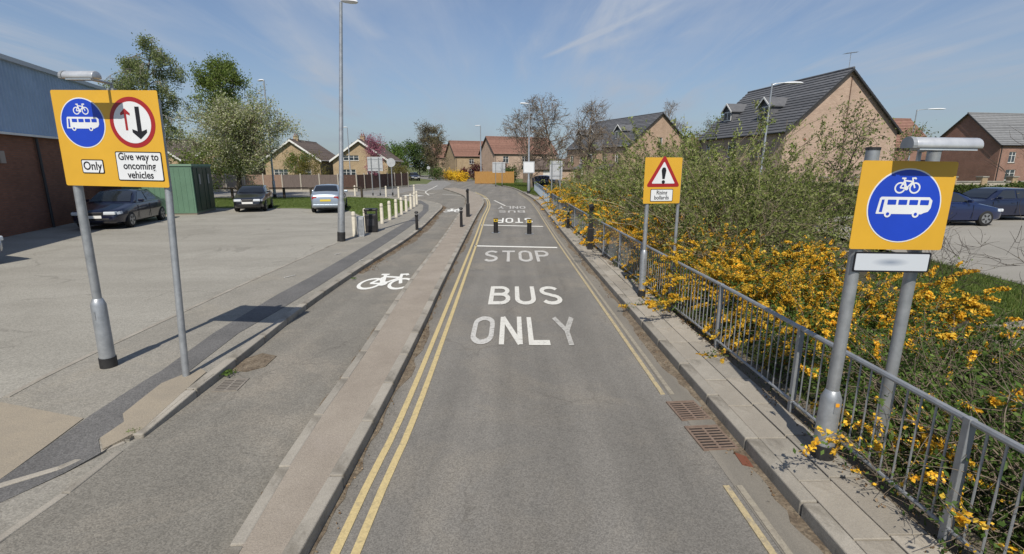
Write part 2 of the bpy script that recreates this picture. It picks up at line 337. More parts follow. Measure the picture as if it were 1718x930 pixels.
def side_down(bm, d=.012):      # a thin sheet gets closed sides reaching into the layer below
    ed = [e for e in bm.edges if e.is_boundary]; r = bmesh.ops.extrude_edge_only(bm, edges=ed)
    for v in [g for g in r['geom'] if isinstance(g, bmesh.types.BMVert)]: v.co.z -= d
def interp(tab, y): return float(np.interp(y, [t[0] for t in tab], [t[1] for t in tab]))
def smooth_path(pts, step=.5):
    P = [Vector((p[0], p[1], 0)) for p in pts]; out = []
    for i in range(len(P) - 1):
        p0 = P[max(i - 1, 0)]; p1 = P[i]; p2 = P[i + 1]; p3 = P[min(i + 2, len(P) - 1)]
        n = max(1, int((p2 - p1).length / step))
        for k in range(n):
            t = k / n
            out.append(.5 * ((2 * p1) + (p2 - p0) * t + (2 * p0 - 5 * p1 + 4 * p2 - p3) * t * t + (3 * p1 - p0 - 3 * p2 + p3) * t ** 3))
    out.append(P[-1]); return out
def offset_path(path, d):
    out = []
    for i, p in enumerate(path):
        t = path[min(i + 1, len(path) - 1)] - path[max(i - 1, 0)]; t.normalize(); out.append(p + Vector((-t.y, t.x, 0)) * d)
    return out
def face_up(o):
    bm = bmesh.new(); bm.from_mesh(o.data); bm.normal_update()
    for f in bm.faces:
        if f.normal.z < 0: f.normal_flip()
    side_down(bm); bm.to_mesh(o.data); bm.free(); return o
def ribbon(name, path, w, m, z, parent=None, hf=None, label=None):
    a = offset_path(path, w / 2); b = offset_path(path, -w / 2); mb = MB(); n = len(path)
    vs = [(p.x, p.y, z + (hf(p.x, p.y) if hf else 0)) for p in a] + [(p.x, p.y, z + (hf(p.x, p.y) if hf else 0)) for p in b]
    mb.add(vs, [(n + i, n + i + 1, i + 1, i) for i in range(n - 1)])
    return face_up(mb.build(name, m, parent, label, fix=False))
def walk(path, step):
    out = []; acc = 0; i = 0; pos = path[0].copy(); nxt = step
    cum = [0]
    for a, b in zip(path, path[1:]): cum.append(cum[-1] + (b - a).length)
    d = 0
    while d + step <= cum[-1]:
        def at(q):
            j = min(np.searchsorted(cum, q, side='right') - 1, len(path) - 2); t = (q - cum[j]) / max(1e-9, cum[j + 1] - cum[j])
            return path[j].lerp(path[j + 1], t)
        out.append((at(d), at(d + step))); d += step
    return out
def stones(path, step, width, depth, ztop, m, parent, name='kerb_stone', gap=.014, hf=None, side=1, bevel=.012, jitter=.003, variants=3):
    """kerb stones or flags laid along a path; the path is the outer face and the stones lie to its left (side=1)"""
    mats = m if isinstance(m, list) else [m]; meshes = {}
    for k, (a, b) in enumerate(walk(path, step)):
        key = k % variants
        L = step - gap
        if key not in meshes:
            mb = MB(); mb.box(-L / 2, L / 2, 0, width, -depth, 0)
            o = mb.build(name, mats[key % len(mats)], parent, bevel=bevel); meshes[key] = o.data
        else:
            o = bpy.data.objects.new(name, meshes[key]); COL.objects.link(o); o.parent = parent
        c = (a + b) / 2; t = (b - a); ang = math.atan2(t.y, t.x)
        if side < 0: ang += math.pi
        za = hf(a.x, a.y) if hf else 0; zb = hf(b.x, b.y) if hf else 0
        o.location = (c.x, c.y, ztop + (za + zb) / 2 + rnd.uniform(-jitter, jitter))
        o.rotation_euler = (0, math.atan2(-(zb - za) * (1 if side > 0 else -1), step), ang + rnd.uniform(-.004, .004))

# ------------------------------------------------------------------ ground, road, lanes
G0 = structure(sheet('ground', [(-900, -60), (900, -60), (900, 1500), (-900, 1500)], fieldm, -.03))
KRp = [(2.14, -6), (2.12, 1), (2.09, 4), (2.02, 9), (1.96, 13), (1.90, 18), (1.87, 24), (1.85, 29), (1.74, 35), (1.52, 40), (.95, 48), (.07, 57), (-1.3, 64), (-3.2, 74), (-6.3, 90), (-10.5, 107), (-18, 128), (-40, 165)]
KR = smooth_path(KRp)
IRp = [(-1.35, -6), (-1.35, 1), (-1.33, 4), (-1.37, 7), (-1.47, 10.5), (-1.60, 16.7), (-1.75, 24.8), (-1.80, 30), (-1.90, 34), (-2.25, 38.3), (-2.95, 43.5), (-4.1, 49.5), (-6.6, 57.5)]
ILp = [(-1.62, -6), (-1.72, 1), (-1.93, 4), (-2.0, 6), (-2.19, 9.8), (-2.42, 17.3), (-2.72, 24.5), (-2.85, 29), (-3.05, 33), (-3.45, 37.5), (-4.1, 42), (-5.4, 47.5), (-7.6, 55.5)]
CKp = [(-3.46, 4.2), (-3.52, 6), (-3.66, 8.4), (-3.67, 11.5), (-3.56, 17), (-3.68, 21), (-3.95, 26), (-4.14, 29.5), (-4.45, 31.6), (-5.0, 33.4), (-5.9, 35.2), (-7.6, 38.0), (-9.6, 40.4), (-13, 42.2), (-18, 42.6), (-45, 42.4)]
IR = smooth_path(IRp); IL = smooth_path(ILp); CK = smooth_path(CKp)
road = structure(sheet('road', [(p.x, p.y) for p in KR] + [(-46, 160), (-25, 122), (-14.5, 92), (-12.2, 72), (-12.6, 64), (-15.4, 51.5), (-60, 51.3), (-60, -6)], asphalt, 0))
structure(sheet('side_street', [(-60, 42.2), (-13, 42.0), (-9.4, 40.6), (-7.6, 44), (-6.9, 50), (-8, 58), (-9, 75), (-13, 95), (-24, 125), (-25, 122), (-14.5, 92), (-12.2, 72), (-12.6, 64), (-15.4, 51.5), (-60, 51.3)], asphalt_far, .004))
cyc = structure(sheet('cycle_lane', [(p.x, p.y) for p in IL[::3]] + [(-10.5, 52), (-10.6, 44)] + [(p.x, p.y) for p in smooth_path(CKp[:13])[::-1][::3]] + [(-3.5, 4.2), (-3.46, 2.6), (-3.5, -6)], asphalt_cyc, .006))
# left footway, car park
foot = structure(sheet('footway', [(-3.62, 4.15)] + [(p.x - .1, p.y) for p in smooth_path(CKp[1:])] + [(-60, 42.2), (-60, 27), (-30, 27), (-9, 25.5), (-6.6, 24), (-6.3, 18), (-6.2, 6), (-6.6, 3.0), (-5.5, 3.1), (-4.3, 3.3), (-3.85, 3.62)], asphalt_foot, .0, hf=lambda x, y: hL(x, y)))
lotp = [(-5.46, 4.75), (-5.52, 6.1), (-5.56, 7.6), (-5.62, 11), (-5.64, 18), (-6.4, 22.5), (-8.2, 26.8), (-12, 28.7), (-60, 29.2), (-60, -6), (-9, -6), (-6.5, 2)]
lot = structure(sheet('car_park', lotp, asphalt_lot, .003, hf=lambda x, y: hL(x, y)))
structure(sheet('buff_patch', [(-5.43, 4.80), (-4.25, 4.48), (-4.16, 3.5), (-4.6, 3.3), (-6.6, 2.0)], sandy, .010, hf=hL))
structure(sheet('entrance', [(-3.5, 4.2), (-3.62, 4.12), (-3.85, 3.62), (-4.3, 3.3), (-5.5, 3.15), (-9, -6), (-3.5, -6)], asphalt_foot, .004))
su = [(-6.2, 1.8), (-4.95, 3.05), (-4.18, 3.75), (-4.23, 4.52), (-4.21, 5.56), (-4.39, 6.91), (-4.49, 9.15), (-4.46, 10.89), (-4.52, 14.3), (-4.56, 17.19), (-4.67, 22.97), (-4.95, 27.5), (-5.6, 31.5), (-6.9, 35.5)]
sl = [(-5.2, 1.7), (-3.95, 3.15), (-3.72, 3.66), (-3.64, 3.93), (-3.82, 4.13), (-3.80, 4.42), (-3.92, 4.56), (-3.97, 5.2), (-3.86, 5.46), (-4.02, 6.91), (-3.97, 8.33), (-3.96, 10.14), (-3.99, 13.32), (-4.03, 16.2), (-4.2, 21.96), (-4.62, 27.5), (-5.25, 31.4), (-6.5, 35.7)]
structure(sheet('repair_strip', su + sl[::-1], asphalt_new, .0065, hf=hL))
structure(sheet('broken_concrete_strip', [(-3.82, 4.15), (-3.80, 4.42), (-3.92, 4.56), (-3.97, 5.2), (-3.86, 5.46), (-3.76, 5.6), (-3.64, 5.5), (-3.585, 4.9), (-3.53, 4.3), (-3.66, 3.98)], sandy, .0115, hf=hL))
def skirt(name, pts, m, dz, parent):
    mb = MB(); q = []
    for a, b in zip(pts, pts[1:]):
        n = max(1, int(math.dist(a, b) / .15))
        for i in range(n): q.append((a[0] + (b[0] - a[0]) * i / n, a[1] + (b[1] - a[1]) * i / n))
    q.append(pts[-1]); n = len(q)
    mb.add([(x, y, hL(x, y) + dz) for x, y in q] + [(x, y, -.02) for x, y in q], [(i, i + 1, n + i + 1, n + i) for i in range(n - 1)])
    return mb.build(name, m, parent, fix=False)
skirt('worn_edge', [(-3.52, 5.45), (-3.52, 4.3), (-3.66, 3.98), (-3.82, 4.15), (-3.80, 4.42), (-3.92, 4.56), (-3.97, 5.2)], sandy, .0110, foot)
skirt('worn_edge', [(-3.62, 4.15), (-3.64, 3.93), (-3.72, 3.66), (-3.95, 3.15)], asphalt_new, .006, foot)
skirt('worn_edge', [(-3.55, 5.0), (-3.55, 4.15), (-3.62, 4.14), (-3.85, 3.61), (-4.3, 3.29), (-5.5, 3.09), (-6.6, 3.0)], asphalt_foot, -.0005, foot)
# grass island between car park and side street
grass = structure(sheet('grass_verge', [(-60, 29.6), (-12.5, 29.0), (-9, 27.4), (-7, 23.6), (-6.05, 19.9), (-5.85, 23), (-5.95, 27.5), (-6.3, 31), (-7.1, 34.6), (-9.2, 37.8), (-13, 39.6), (-20, 38.6), (-60, 38)], grassm, .125))
structure(sheet('kerb_side_path', [(-60, 51.3), (-15.4, 51.5), (-12.6, 64), (-12.2, 72), (-13.6, 72), (-14, 64), (-16.2, 53), (-60, 52.8)], asphalt_foot, .02))
# lighter joint between car park and footway
ribbon('edging_line', smooth_path([(-5.43, 4.9), (-5.5, 6.1), (-5.54, 7.6), (-5.61, 11), (-5.62, 17.6)]), .07, kerbm, .0072, lot, hf=hL)
# kerbs of the cycle lane and car park entrance
stones(smooth_path(CKp[:13], .2), .86, .12, .16, .012, kerbm, foot, hf=hL, side=1, jitter=.004)
stones(smooth_path([(-6.0, 2.6), (-4.9, 3.08), (-4.06, 3.42), (-3.83, 3.60), (-3.70, 3.98), (-3.52, 4.16)], .2), .5, .075, .1, .021, kerbm, foot, name='dropped_kerb_stone', jitter=.001)
stones(smooth_path([(-3.56, 1.6), (-3.47, 2.9), (-3.44, 3.3), (-3.50, 3.9), (-3.44, 4.2)], .2), .6, .07, .1, .018, kerbm, foot, name='channel_stone', jitter=.001)
# dividing island
isl = structure(sheet('traffic_island', [(p.x - .10, p.y) for p in IR[::2]] + [(p.x + .08, p.y) for p in IL[::-2]], islandm, .118))
stones(smooth_path(IRp, .2), .86, .115, .2, .125, kerbm, isl, side=1, jitter=.003)
stones([Vector(p) for p in smooth_path(ILp, .2)][::-1], .86, .095, .2, .124, kerbm, isl, side=1, jitter=.003)
# dirt in the channels (uneven sheets of grit and soil)
def dirt(name, path, w0, w1, z, side, seed, m=dirtm, parent=None, dens=None):
    r = random.Random(seed); mb = MB(); vs = []; n = len(path); w = (w0 + w1) / 2
    a = []
    for i, p in enumerate(path):
        w += r.uniform(-.05, .05); w = min(w1, max(w0, w)); a.append(w)
    q = [offset_path(path, side * a[i])[i] for i in range(0)]
    e0 = offset_path(path, 0)
    for i, p in enumerate(path):
        t = path[min(i + 1, n - 1)] - path[max(i - 1, 0)]; t.normalize(); nn = Vector((-t.y, t.x, 0)) * side
        vs += [(p.x, p.y, z + .006), (p.x + nn.x * a[i] * .5, p.y + nn.y * a[i] * .5, z + .004), (p.x + nn.x * a[i], p.y + nn.y * a[i], z)]
    fs = []
    for i in range(n - 1):
        for k in (0, 1): fs.append((i * 3 + k, i * 3 + k + 1, (i + 1) * 3 + k + 1, (i + 1) * 3 + k))
    mb.add(vs, fs); return stuff(face_up(mb.build(name, m, parent, fix=False)))
dirt('channel_dirt', smooth_path(CKp[3:11], .15), .03, .30, .0085, -1, 3, parent=cyc)
dirt('channel_dirt', smooth_path(IRp[:12], .15), .02, .12, .0045, -1, 4, parent=road)
dirt('channel_dirt', smooth_path(ILp[:10], .15), .02, .10, .0085, 1, 5, m=dirtm, parent=cyc)
dirt('channel_dirt', smooth_path(KRp[:11], .15), .05, .16, .0045, 1, 6, parent=road)
# right-hand channel and footway
rfoot = structure(sheet('right_footway', [(p.x + .10, p.y) for p in KR[:110]] + [(p.x + .75 + (.25 if p.y < 8 else 0), p.y) for p in KR[:110][::-1]], mat('footway dirt bed', (.15, .125, .095), (.10, .085, .06), rough=1, scale=4, bump=.5, bscale=40), .095))
ribbon('channel_band', offset_path(smooth_path(KRp[:11], .4), .17), .30, mat('smooth channel asphalt', (.165, .152, .128), (.21, .192, .16), rough=.9, scale=2, speck=.15, stretch=(2, .3, 1)), .0042, road)
krs = smooth_path(KRp[:13], .2)
stones(krs[::-1], .86, .125, .2, .125, kerbm, rfoot, side=1, jitter=.003)
flag_path = offset_path(smooth_path(KRp[:11], .2), -.13)[::-1]
stones(flag_path, .62, .25, .05, .118, [flagm, flagm, kerbm], rfoot, name='paving_flag', jitter=.005, gap=.012, bevel=.006)
flag_path2 = offset_path(smooth_path(KRp[:10], .2), -.395)[::-1]
stones(flag_path2, .62, .27, .05, .116, [flagm, kerbm, flagm], rfoot, name='paving_flag', jitter=.006, gap=.014, bevel=.006)
structure(sheet('planting_bed', [(2.72, -6), (2.8, 8), (2.55, 14), (2.4, 20), (2.3, 30), (2.2, 56), (14, 56), (13, 24), (11.4, 19.5), (10.4, 12), (9.5, 4), (9, -6)], soil, .05))
structure(sheet('right_grass_strip', [(6.2, 2), (8.6, 11.5), (10, 13.5), (11.2, 13.4), (14, 9), (12, 0)], grassm, .07))
lotR = structure(sheet('right_car_park', [(10.6, 9.2), (10.9, 12.6), (11.2, 16), (12.6, 24.2), (60, 25.4), (60, 4), (14, 5)], mat('pale car park surface', (.30, .285, .25), (.24, .228, .20), rough=.93, scale=.5, bump=.3, bscale=60, speck=.15, stretch=(.4, 1, 1)), .09))

# ------------------------------------------------------------------ road markings
A = smooth_path([(-1.17, -6), (-1.17, 2.5), (-1.13, 4.6), (-1.17, 8), (-1.25, 13), (-1.32, 17.4), (-1.47, 24.8), (-1.50, 29), (-1.60, 33), (-1.95, 38), (-2.6, 43.4), (-3.8, 49.5)])
B = offset_path(A, -.135)
for pth in (A, B): ribbon('yellow_line', pth, .062, yellow_road, .0085, road)
kr2 = smooth_path(KRp[:11], .4)
for d, m_ in ((.385, yellow_faded), (.28, yellow_vf)):
    pth = offset_path(kr2, d)
    ribbon('yellow_line', [p for p in pth if p.y > 5.05], .05, m_, .0095, road)
    ribbon('yellow_line', [p for p in pth if p.y < 3.95], .05, m_, .0095, road)
for (x0, y0, x1, y1, w) in ((-1.20, 15.72, 1.42, 15.38, .13), (-1.33, 21.5, 1.32, 20.95, .13)):
    ribbon('stop_line', [Vector((x0, y0, 0)), Vector((x1, y1, 0))], w, white_fresh, .0085, road)
for (x0, y0, x1, y1) in ((-1.32, 37.2, -.45, 32.2), (-3.2, 42.3, -1.85, 38.8), (-6.3, 45.5, -3.9, 43.2), (-9.2, 48, -7.2, 46.3), (-10.9, 56, -8.6, 51), (-13, 44.2, -10.2, 43.6)):
    ribbon('lane_dash', [Vector((x0, y0, 0)), Vector((x1, y1, 0))], .11, white_road, .0125, road)
ribbon('giveway_line', smooth_path([(-7.3, 44), (-8.6, 50), (-9.2, 58), (-9.8, 66)]), .12, white_road, .0125, road)
def arc(cx, cy, rx, ry, a0, a1, n=12): return [(cx + rx * math.cos(R(a0 + (a1 - a0) * i / n)), cy + ry * math.sin(R(a0 + (a1 - a0) * i / n))) for i in range(n + 1)]
def stroke(mb, pts, t, sx, sy, M, closed=False, z=0):
    P = [Vector((a, b)) for a, b in pts]; n = len(P); L_ = []; R_ = []
    for i, p in enumerate(P):
        if closed: a = P[i - 1]; c = P[(i + 1) % n]
        else: a = P[max(i - 1, 0)]; c = P[min(i + 1, n - 1)]
        d0 = (p - a); d1 = (c - p)
        if d0.length < 1e-9: d0 = d1
        if d1.length < 1e-9: d1 = d0
        d0 = d0.normalized(); d1 = d1.normalized(); tt = (d0 + d1)
        if tt.length < .2: tt = d1
        tt.normalize(); nn = Vector((-tt.y, tt.x)); k = 1 / max(.5, nn.dot(Vector((-d1.y, d1.x))))
        L_.append(p + nn * t / 2 * k); R_.append(p - nn * t / 2 * k)
    vs = [M @ Vector((q.x * sx, q.y * sy, z)) for q in L_ + R_]
    fs = [(n + i, n + i + 1, i + 1, i) for i in range(n - 1)] + ([(2 * n - 1, n, 0, n - 1)] if closed else [])
    mb.add(vs, fs)
GL = {   # letters in a box 1 wide, 1.4 tall
 'S': [(arc(.5, 1.02, .40, .28, 25, 255, 12) + arc(.5, .38, .40, .28, 75, -155, 12))],
 'T': [[(0, 1.3), (1, 1.3)], [(.5, 1.4), (.5, 0)]],
 'O': [(arc(.5, 1.0, .40, .30, 0, 180, 10) + arc(.5, .4, .40, .30, 180, 360, 10) + [(.9, 1.0)])],
 'P': [[(.1, 0), (.1, 1.4)], [(.1, 1.3), (.55, 1.3)] + arc(.55, 1.0, .35, .30, 85, -85, 8) + [(.1, .70)]],
 'B': [[(.1, 0), (.1, 1.4)], [(.1, 1.3), (.55, 1.3)] + arc(.55, 1.02, .33, .28, 80, -80, 7) + [(.1, .74)], [(.1, .74), (.57, .74)] + arc(.57, .42, .36, .32, 80, -80, 7) + [(.1, .10)]],
 'U': [[(.1, 1.4), (.1, .45)] + arc(.5, .42, .40, .32, 180, 360, 12) + [(.9, 1.4)]],
 'N': [[(.1, 0), (.1, 1.4)], [(.1, 1.38), (.9, .02)], [(.9, 0), (.9, 1.4)]],
 'L': [[(.1, 1.4), (.1, 0)], [(.1, .1), (.9, .1)]],
 'Y': [[(.06, 1.4), (.5, .68)], [(.94, 1.4), (.5, .68)], [(.5, .72), (.5, 0)]]}
def road_word(word, x0, x1, y0, y1, m, rot=False, mats=None, gap=.28, shear=0):
    holder = MB(); W = x1 - x0; n = len(word); lw = W / (n + gap * (n - 1)); hh = (y1 - y0)
    M0 = Matrix.Translation(((x0 + x1) / 2, (y0 + y1) / 2, .0095))
    if rot: M0 = M0 @ Matrix.Rotation(math.pi, 4, 'Z')
    root = None
    for i, c in enumerate(word):
        mb = MB(); off = -W / 2 + i * lw * (1 + gap)
        M = M0 @ Matrix.Translation((off, -hh / 2 + shear * i, 0))
        for k, s in enumerate(GL[c]):
            closed = c == 'O'; s2 = s[:-1] if closed else s
            stroke(mb, s2, .22, lw, hh / 1.4, M, closed, k * .0012)
        mb.build('letter_' + c.lower(), (mats or {}).get(i, m), road, fix=False, label=f'painted letter {c} of the word {word}' + (' facing oncoming traffic' if rot else ''))
road_word('STOP', -.78, 1.06, 13.0, 14.75, white_mid)
road_word('BUS', -.44, .96, 8.8, 10.2, white_road)
road_word('ONLY', -.62, 1.02, 6.72, 8.05, white_road, mats={0: white_mid, 3: white_faded}, shear=-.02)
road_word('STOP', -.75, .95, 22.3, 24.4, white_fresh, rot=True)
road_word('BUS', -.75, .72, 27.3, 28.7, white_mid, rot=True)
road_word('ONLY', -.85, .82, 29.9, 31.8, white_mid, rot=True)
def bike_strokes(mb, M, sx, sy, t, dz=.0012):
    """side view of a bicycle in a box 1.75 x 1: two wheels, frame, bars, saddle"""
    S = []
    S.append((arc(.38, .38, .33, .33, 0, 360, 22)[:-1], True)); S.append((arc(1.37, .38, .33, .33, 0, 360, 22)[:-1], True))
    S.append(([(.38, .38), (.62, .86), (1.18, .80), (1.37, .38)], False))       # seat stay, top tube, fork
    S.append(([(.38, .38), (.80, .36), (.55, 1.0)], False)); S.append(([(.80, .36), (1.18, .80)], False))
    S.append(([(1.18, .80), (1.12, 1.02), (1.30, 1.04), (1.36, .96)], False)); S.append(([(.40, 1.01), (.68, 1.01)], False))
    S.append((arc(.80, .36, .09, .09, 0, 360, 10)[:-1], True))
    for k, (p, c) in enumerate(S): stroke(mb, p, t, sx, sy, M, c, k * dz)
mb = MB(); bike_strokes(mb, Matrix.Translation((-3.33, 9.93, .0105)), .66, 1.42, .105, .0008)
mb.build('bicycle_symbol', white_fresh, cyc, fix=False)
mb = MB(); bike_strokes(mb, Matrix.Translation((-3.95, 27.6, .0105)), .66, 2.1, .13, .0008)
mb.build('bicycle_symbol', white_fresh, cyc, fix=False)
sheet('give_way_patch', [(-9.6, 43.6), (-7.9, 42.6), (-7.6, 43.2), (-9.3, 44.2)], white_fresh, .0125, cyc)
# small marks
for (x, y, a, l) in ((-5.0, 10.6, 1.1, .28), (-4.9, 13.5, 1.2, .22), (-3.95, 12.6, 1.25, .2)):
    d = Vector((math.cos(a), math.sin(a), 0)) * l; ribbon('paint_dash', [Vector((x, y, 0)), Vector((x, y, 0)) + d], .03, white_mid, .118, foot)

# ------------------------------------------------------------------ drains
def drain(x, y, w, l, ang, z, label, m1, covered=False):
    t = thing('drain_grate', (x, y, z), ang, label, 'drain', None)
    fr = MB(); b_ = .022
    fr.box(-w/2, w/2, -l/2, -l/2 + b_, -.03, .006).box(-w/2, w/2, l/2 - b_, l/2, -.03, .006).box(-w/2, -w/2 + b_, -l/2 + b_, l/2 - b_, -.03, .006).box(w/2 - b_, w/2, -l/2 + b_, l/2 - b_, -.03, .006)
    fr.build('frame', m1, t)
    MB().box(-w/2 + b_, w/2 - b_, -l/2 + b_, l/2 - b_, -.0, .0012).build('pit', mat('dark pit', (.012, .011, .010), rough=1), t)
    me = None
    k = int(l / .047)
    for i in range(k):
        if covered and i % 3 == 1: continue
        yy = -l / 2 + b_ + (i + .7) * (l - 2 * b_) / k
        if me is None: o = MB().box(-w/2 + b_ - .002, w/2 - b_ + .002, -.011, .011, -.02, .004).build('bar', m1, t); me = o.data
        else: o = bpy.data.objects.new('bar', me); COL.objects.link(o); o.parent = t
        o.location = (0, yy, 0); o.rotation_euler = (0, 0, .0)
    MB().box(-.012, .012, -l/2 + b_, l/2 - b_, -.02, .0052).build('centre_bar', m1, t)
rust = mat('rusty grate iron', (.17, .115, .085), (.24, .18, .14), rough=.85, scale=12, metal=.2)
irong = mat('worn grate iron', (.20, .18, .155), (.28, .25, .21), rough=.8, scale=12, metal=.2)
drain(1.84, 4.75, .31, .40, .10, .008, 'rusty iron gully grate by the right kerb, the farther of the touching pair', rust)
drain(1.87, 4.22, .33, .42, .08, .008, 'rusty iron gully grate by the right kerb, the nearer of the pair', rust)
drain(-3.28, 5.36, .28, .34, .1, .009, 'iron gully grate in the cycle lane below the flush kerb', irong)
drain(-3.34, 6.02, .24, .28, .1, .009, 'gully grate half buried in leaf litter beyond the clear one', irong, True)
stuff(sheet('leaf_litter', [(-3.52, 5.78), (-3.3, 5.74), (-3.14, 5.9), (-3.16, 6.25), (-3.4, 6.35), (-3.56, 6.1)], dirtm, .0162, cyc))
sheet('patch_of_red_soil', [(1.97, 3.78), (2.05, 3.74), (2.06, 3.9), (1.98, 3.97)], mat('rust stain', (.16, .055, .03), rough=.95), .0102, road)

# ------------------------------------------------------------------ railings
def railing(ys, xf, label, m, hgt, zb, barstep, group=None, name='pedestrian_railing'):
    pts = [(xf(y), y) for y in ys]
    t = thing(name, (pts[0][0], pts[0][1], zb), 0, label, 'railing')
    ox, oy = pts[0]; pm = None; bmesh_ = None
    for (x, y) in pts:
        if pm is None: o = MB().box(-.025, .025, -.025, .025, -.05, hgt).build('post', m, t, bevel=.005); pm = o.data
        else: o = bpy.data.objects.new('post', pm); COL.objects.link(o); o.parent = t
        o.location = (x - ox, y - oy, 0)
    for (a, b) in zip(pts, pts[1:]):
        a = Vector((a[0] - ox, a[1] - oy, 0)); b = Vector((b[0] - ox, b[1] - oy, 0)); d = (b - a); L = d.length; d.normalize()
        a2 = a + d * .026; b2 = b - d * .026
        for nm, z0, r_ in (('top_rail', hgt - .02, .023), ('bottom_rail', .10, .016)):
            MB().tube([a2 + Vector((0, 0, z0)), b2 + Vector((0, 0, z0))], r_, 8).build(nm, m, t, smooth=True)
        n = int(L / barstep)
        for i in range(1, n):
            p = a + d * (L * i / n)
            if bmesh_ is None: o = MB().tube([(0, 0, .11), (0, 0, hgt - .03)], .0075, 6, cap=False).build('bar', m, t, smooth=True); bmesh_ = o.data
            else: o = bpy.data.objects.new('bar', bmesh_); COL.objects.link(o); o.parent = t
            o.location = p
    return t
RX = [(0, 2.86), (3, 2.82), (6, 2.78), (8, 2.70), (14, 2.50), (19, 2.38), (28, 2.30), (55, 2.22)]
railing([1.0 + 1.78 * i for i in range(17)], lambda y: interp(RX, y), 'grey steel railing with upright bars between the paving and the yellow shrubs', galv_dull, .88, .11, .112)
railing([31 + 1.9 * i for i in range(11)], lambda y: interp(RX, y) - .0, 'far pale blue-grey stretch of railing beyond the back of the small sign', mat('pale blue-grey railing paint', (.36, .42, .48), (.30, .36, .42), rough=.5, scale=5), .95, .08, .11)

# ------------------------------------------------------------------ signs
def annulus(mb, r0, r1, y0, y1, n=48):
    vs = []
    for k in range(n):
        a = 2 * math.pi * k / n; c, s = math.cos(a), math.sin(a)
        vs += [(r0 * c, y0, r0 * s), (r1 * c, y0, r1 * s), (r0 * c, y1, r0 * s), (r1 * c, y1, r1 * s)]
    fs = []
    for k in range(n):
        a = 4 * k; b = 4 * ((k + 1) % n); fs += [(a, a + 1, b + 1, b), (a + 2, b + 2, b + 3, a + 3), (a + 1, a + 3, b + 3, b + 1), (a, b, b + 2, a + 2)]
    mb.add(vs, fs); return mb
def disc(r, y0, y1, n=48): return MB().prism([(r * math.cos(2 * math.pi * k / n), r * math.sin(2 * math.pi * k / n)) for k in range(n)], y0, y1)
def rrect(x0, x1, z0, z1, r, n=5):
    o = []
    for cx, cz, a0 in ((x1 - r, z1 - r, 0), (x0 + r, z1 - r, 90), (x0 + r, z0 + r, 180), (x1 - r, z0 + r, 270)):
        for i in range(n + 1): a = R(a0 + 90 * i / n); o.append((cx + r * math.cos(a), cz + r * math.sin(a)))
    return o
def text(body, parent, x, y, z, size, m, width=None, bold=.0, name='lettering'):
    c = bpy.data.curves.new(name, 'FONT'); c.body = body; c.size = size; c.align_x = 'CENTER'; c.align_y = 'CENTER'; c.extrude = .0008; c.offset = bold; c.space_line = .9
    o = bpy.data.objects.new(name, c); COL.objects.link(o); c.materials.append(m); o.parent = parent; o.location = (x, y, z); o.rotation_euler = (R(90), 0, 0)
    if width: o.scale = (width, 1, 1)
    bpy.context.view_layer.update(); me = bpy.data.meshes.new_from_object(o.evaluated_get(bpy.context.evaluated_depsgraph_get())); me.name = name
    q = bpy.data.objects.new(name, me); COL.objects.link(q); q.parent = parent; q.location = o.location; q.rotation_euler = o.rotation_euler; q.scale = o.scale
    bpy.data.objects.remove(o); return q
FR = Matrix.Rotation(R(90), 4, 'X')       # drawing plane (x, y) -> (x, z), facing -y
def bus_bike(parent, cx, cz, r, y):
    """white bicycle over white bus on a blue disc of radius r"""
    mb = MB(); M = Matrix.Translation((cx - .875 * .40 * r, y, cz + .33 * r)) @ FR
    bike_strokes(mb, M, .40 * r, .40 * r, .10, .0002); mb.build('bicycle_emblem', signwhite, parent, fix=False)
    W = .74 * r; top = cz + .24 * r; bot = cz - .22 * r
    body = MB().prism([(cx - W, bot + .03 * r), (cx - W + .05 * r, top - .04 * r), (cx - W + .09 * r, top), (cx + W - .09 * r, top), (cx + W, top - .09 * r), (cx + W - .01 * r, bot + .17 * r), (cx + W - .07 * r, bot + .07 * r), (cx + .55 * r, bot + .03 * r), (cx + .5 * r, bot), (cx - W, bot)], y - .001, y)
    b = body.build('bus_emblem', signwhite, parent)
    for i in range(4):
        x0 = cx - W + .27 * r + i * .295 * r
        MB().prism(rrect(x0, x0 + .235 * r, top - .21 * r, top - .075 * r, .015 * r, 2), y - .002, y - .001).build('bus_window', signblue, b)
    MB().prism([(cx - W + .075 * r, bot + .05 * r), (cx - W + .11 * r, top - .075 * r), (cx - W + .18 * r, top - .075 * r), (cx - W + .16 * r, bot + .05 * r)], y - .002, y - .001).build('bus_door', signblue, b)
    for k in (-.42, .34):
        w_ = disc(.095 * r, y - .0022, y - .0012, 20); w_.v = [(a + cx + k * r, b_, c + bot) for a, b_, c in w_.v]; w_.build('bus_wheel', signwhite, b)
        w_ = disc(.045 * r, y - .0032, y - .0023, 16); w_.v = [(a + cx + k * r, b_, c + bot) for a, b_, c in w_.v]; w_.build('bus_hub', signblue, b)
def sign_pole(t, x, y, h, r, sleeve=None, name='pole'):
    p = MB().tube([(x, y, sleeve or 0), (x, y, h)], r, 14).build(name, galv, t, smooth=True)
    if sleeve:
        MB().tube([(x, y, .12), (x, y, sleeve - .07), (x, y, sleeve), (x, y, sleeve + .005)], [r * 1.75, r * 1.7, r * 1.15, r * 1.05], 16).build('sleeve', galv, t, smooth=True)
        MB().tube([(x, y, -.03), (x, y, .125)], r * 1.95, 16).build('base', blackp, t, smooth=True)
        MB().prism(rrect(x - .018, x + .018, sleeve * .72, sleeve * .72 + .10, .004, 2), y - r * 1.76, y - r * 1.6).build('access_door', galv_dull, t)
    return p
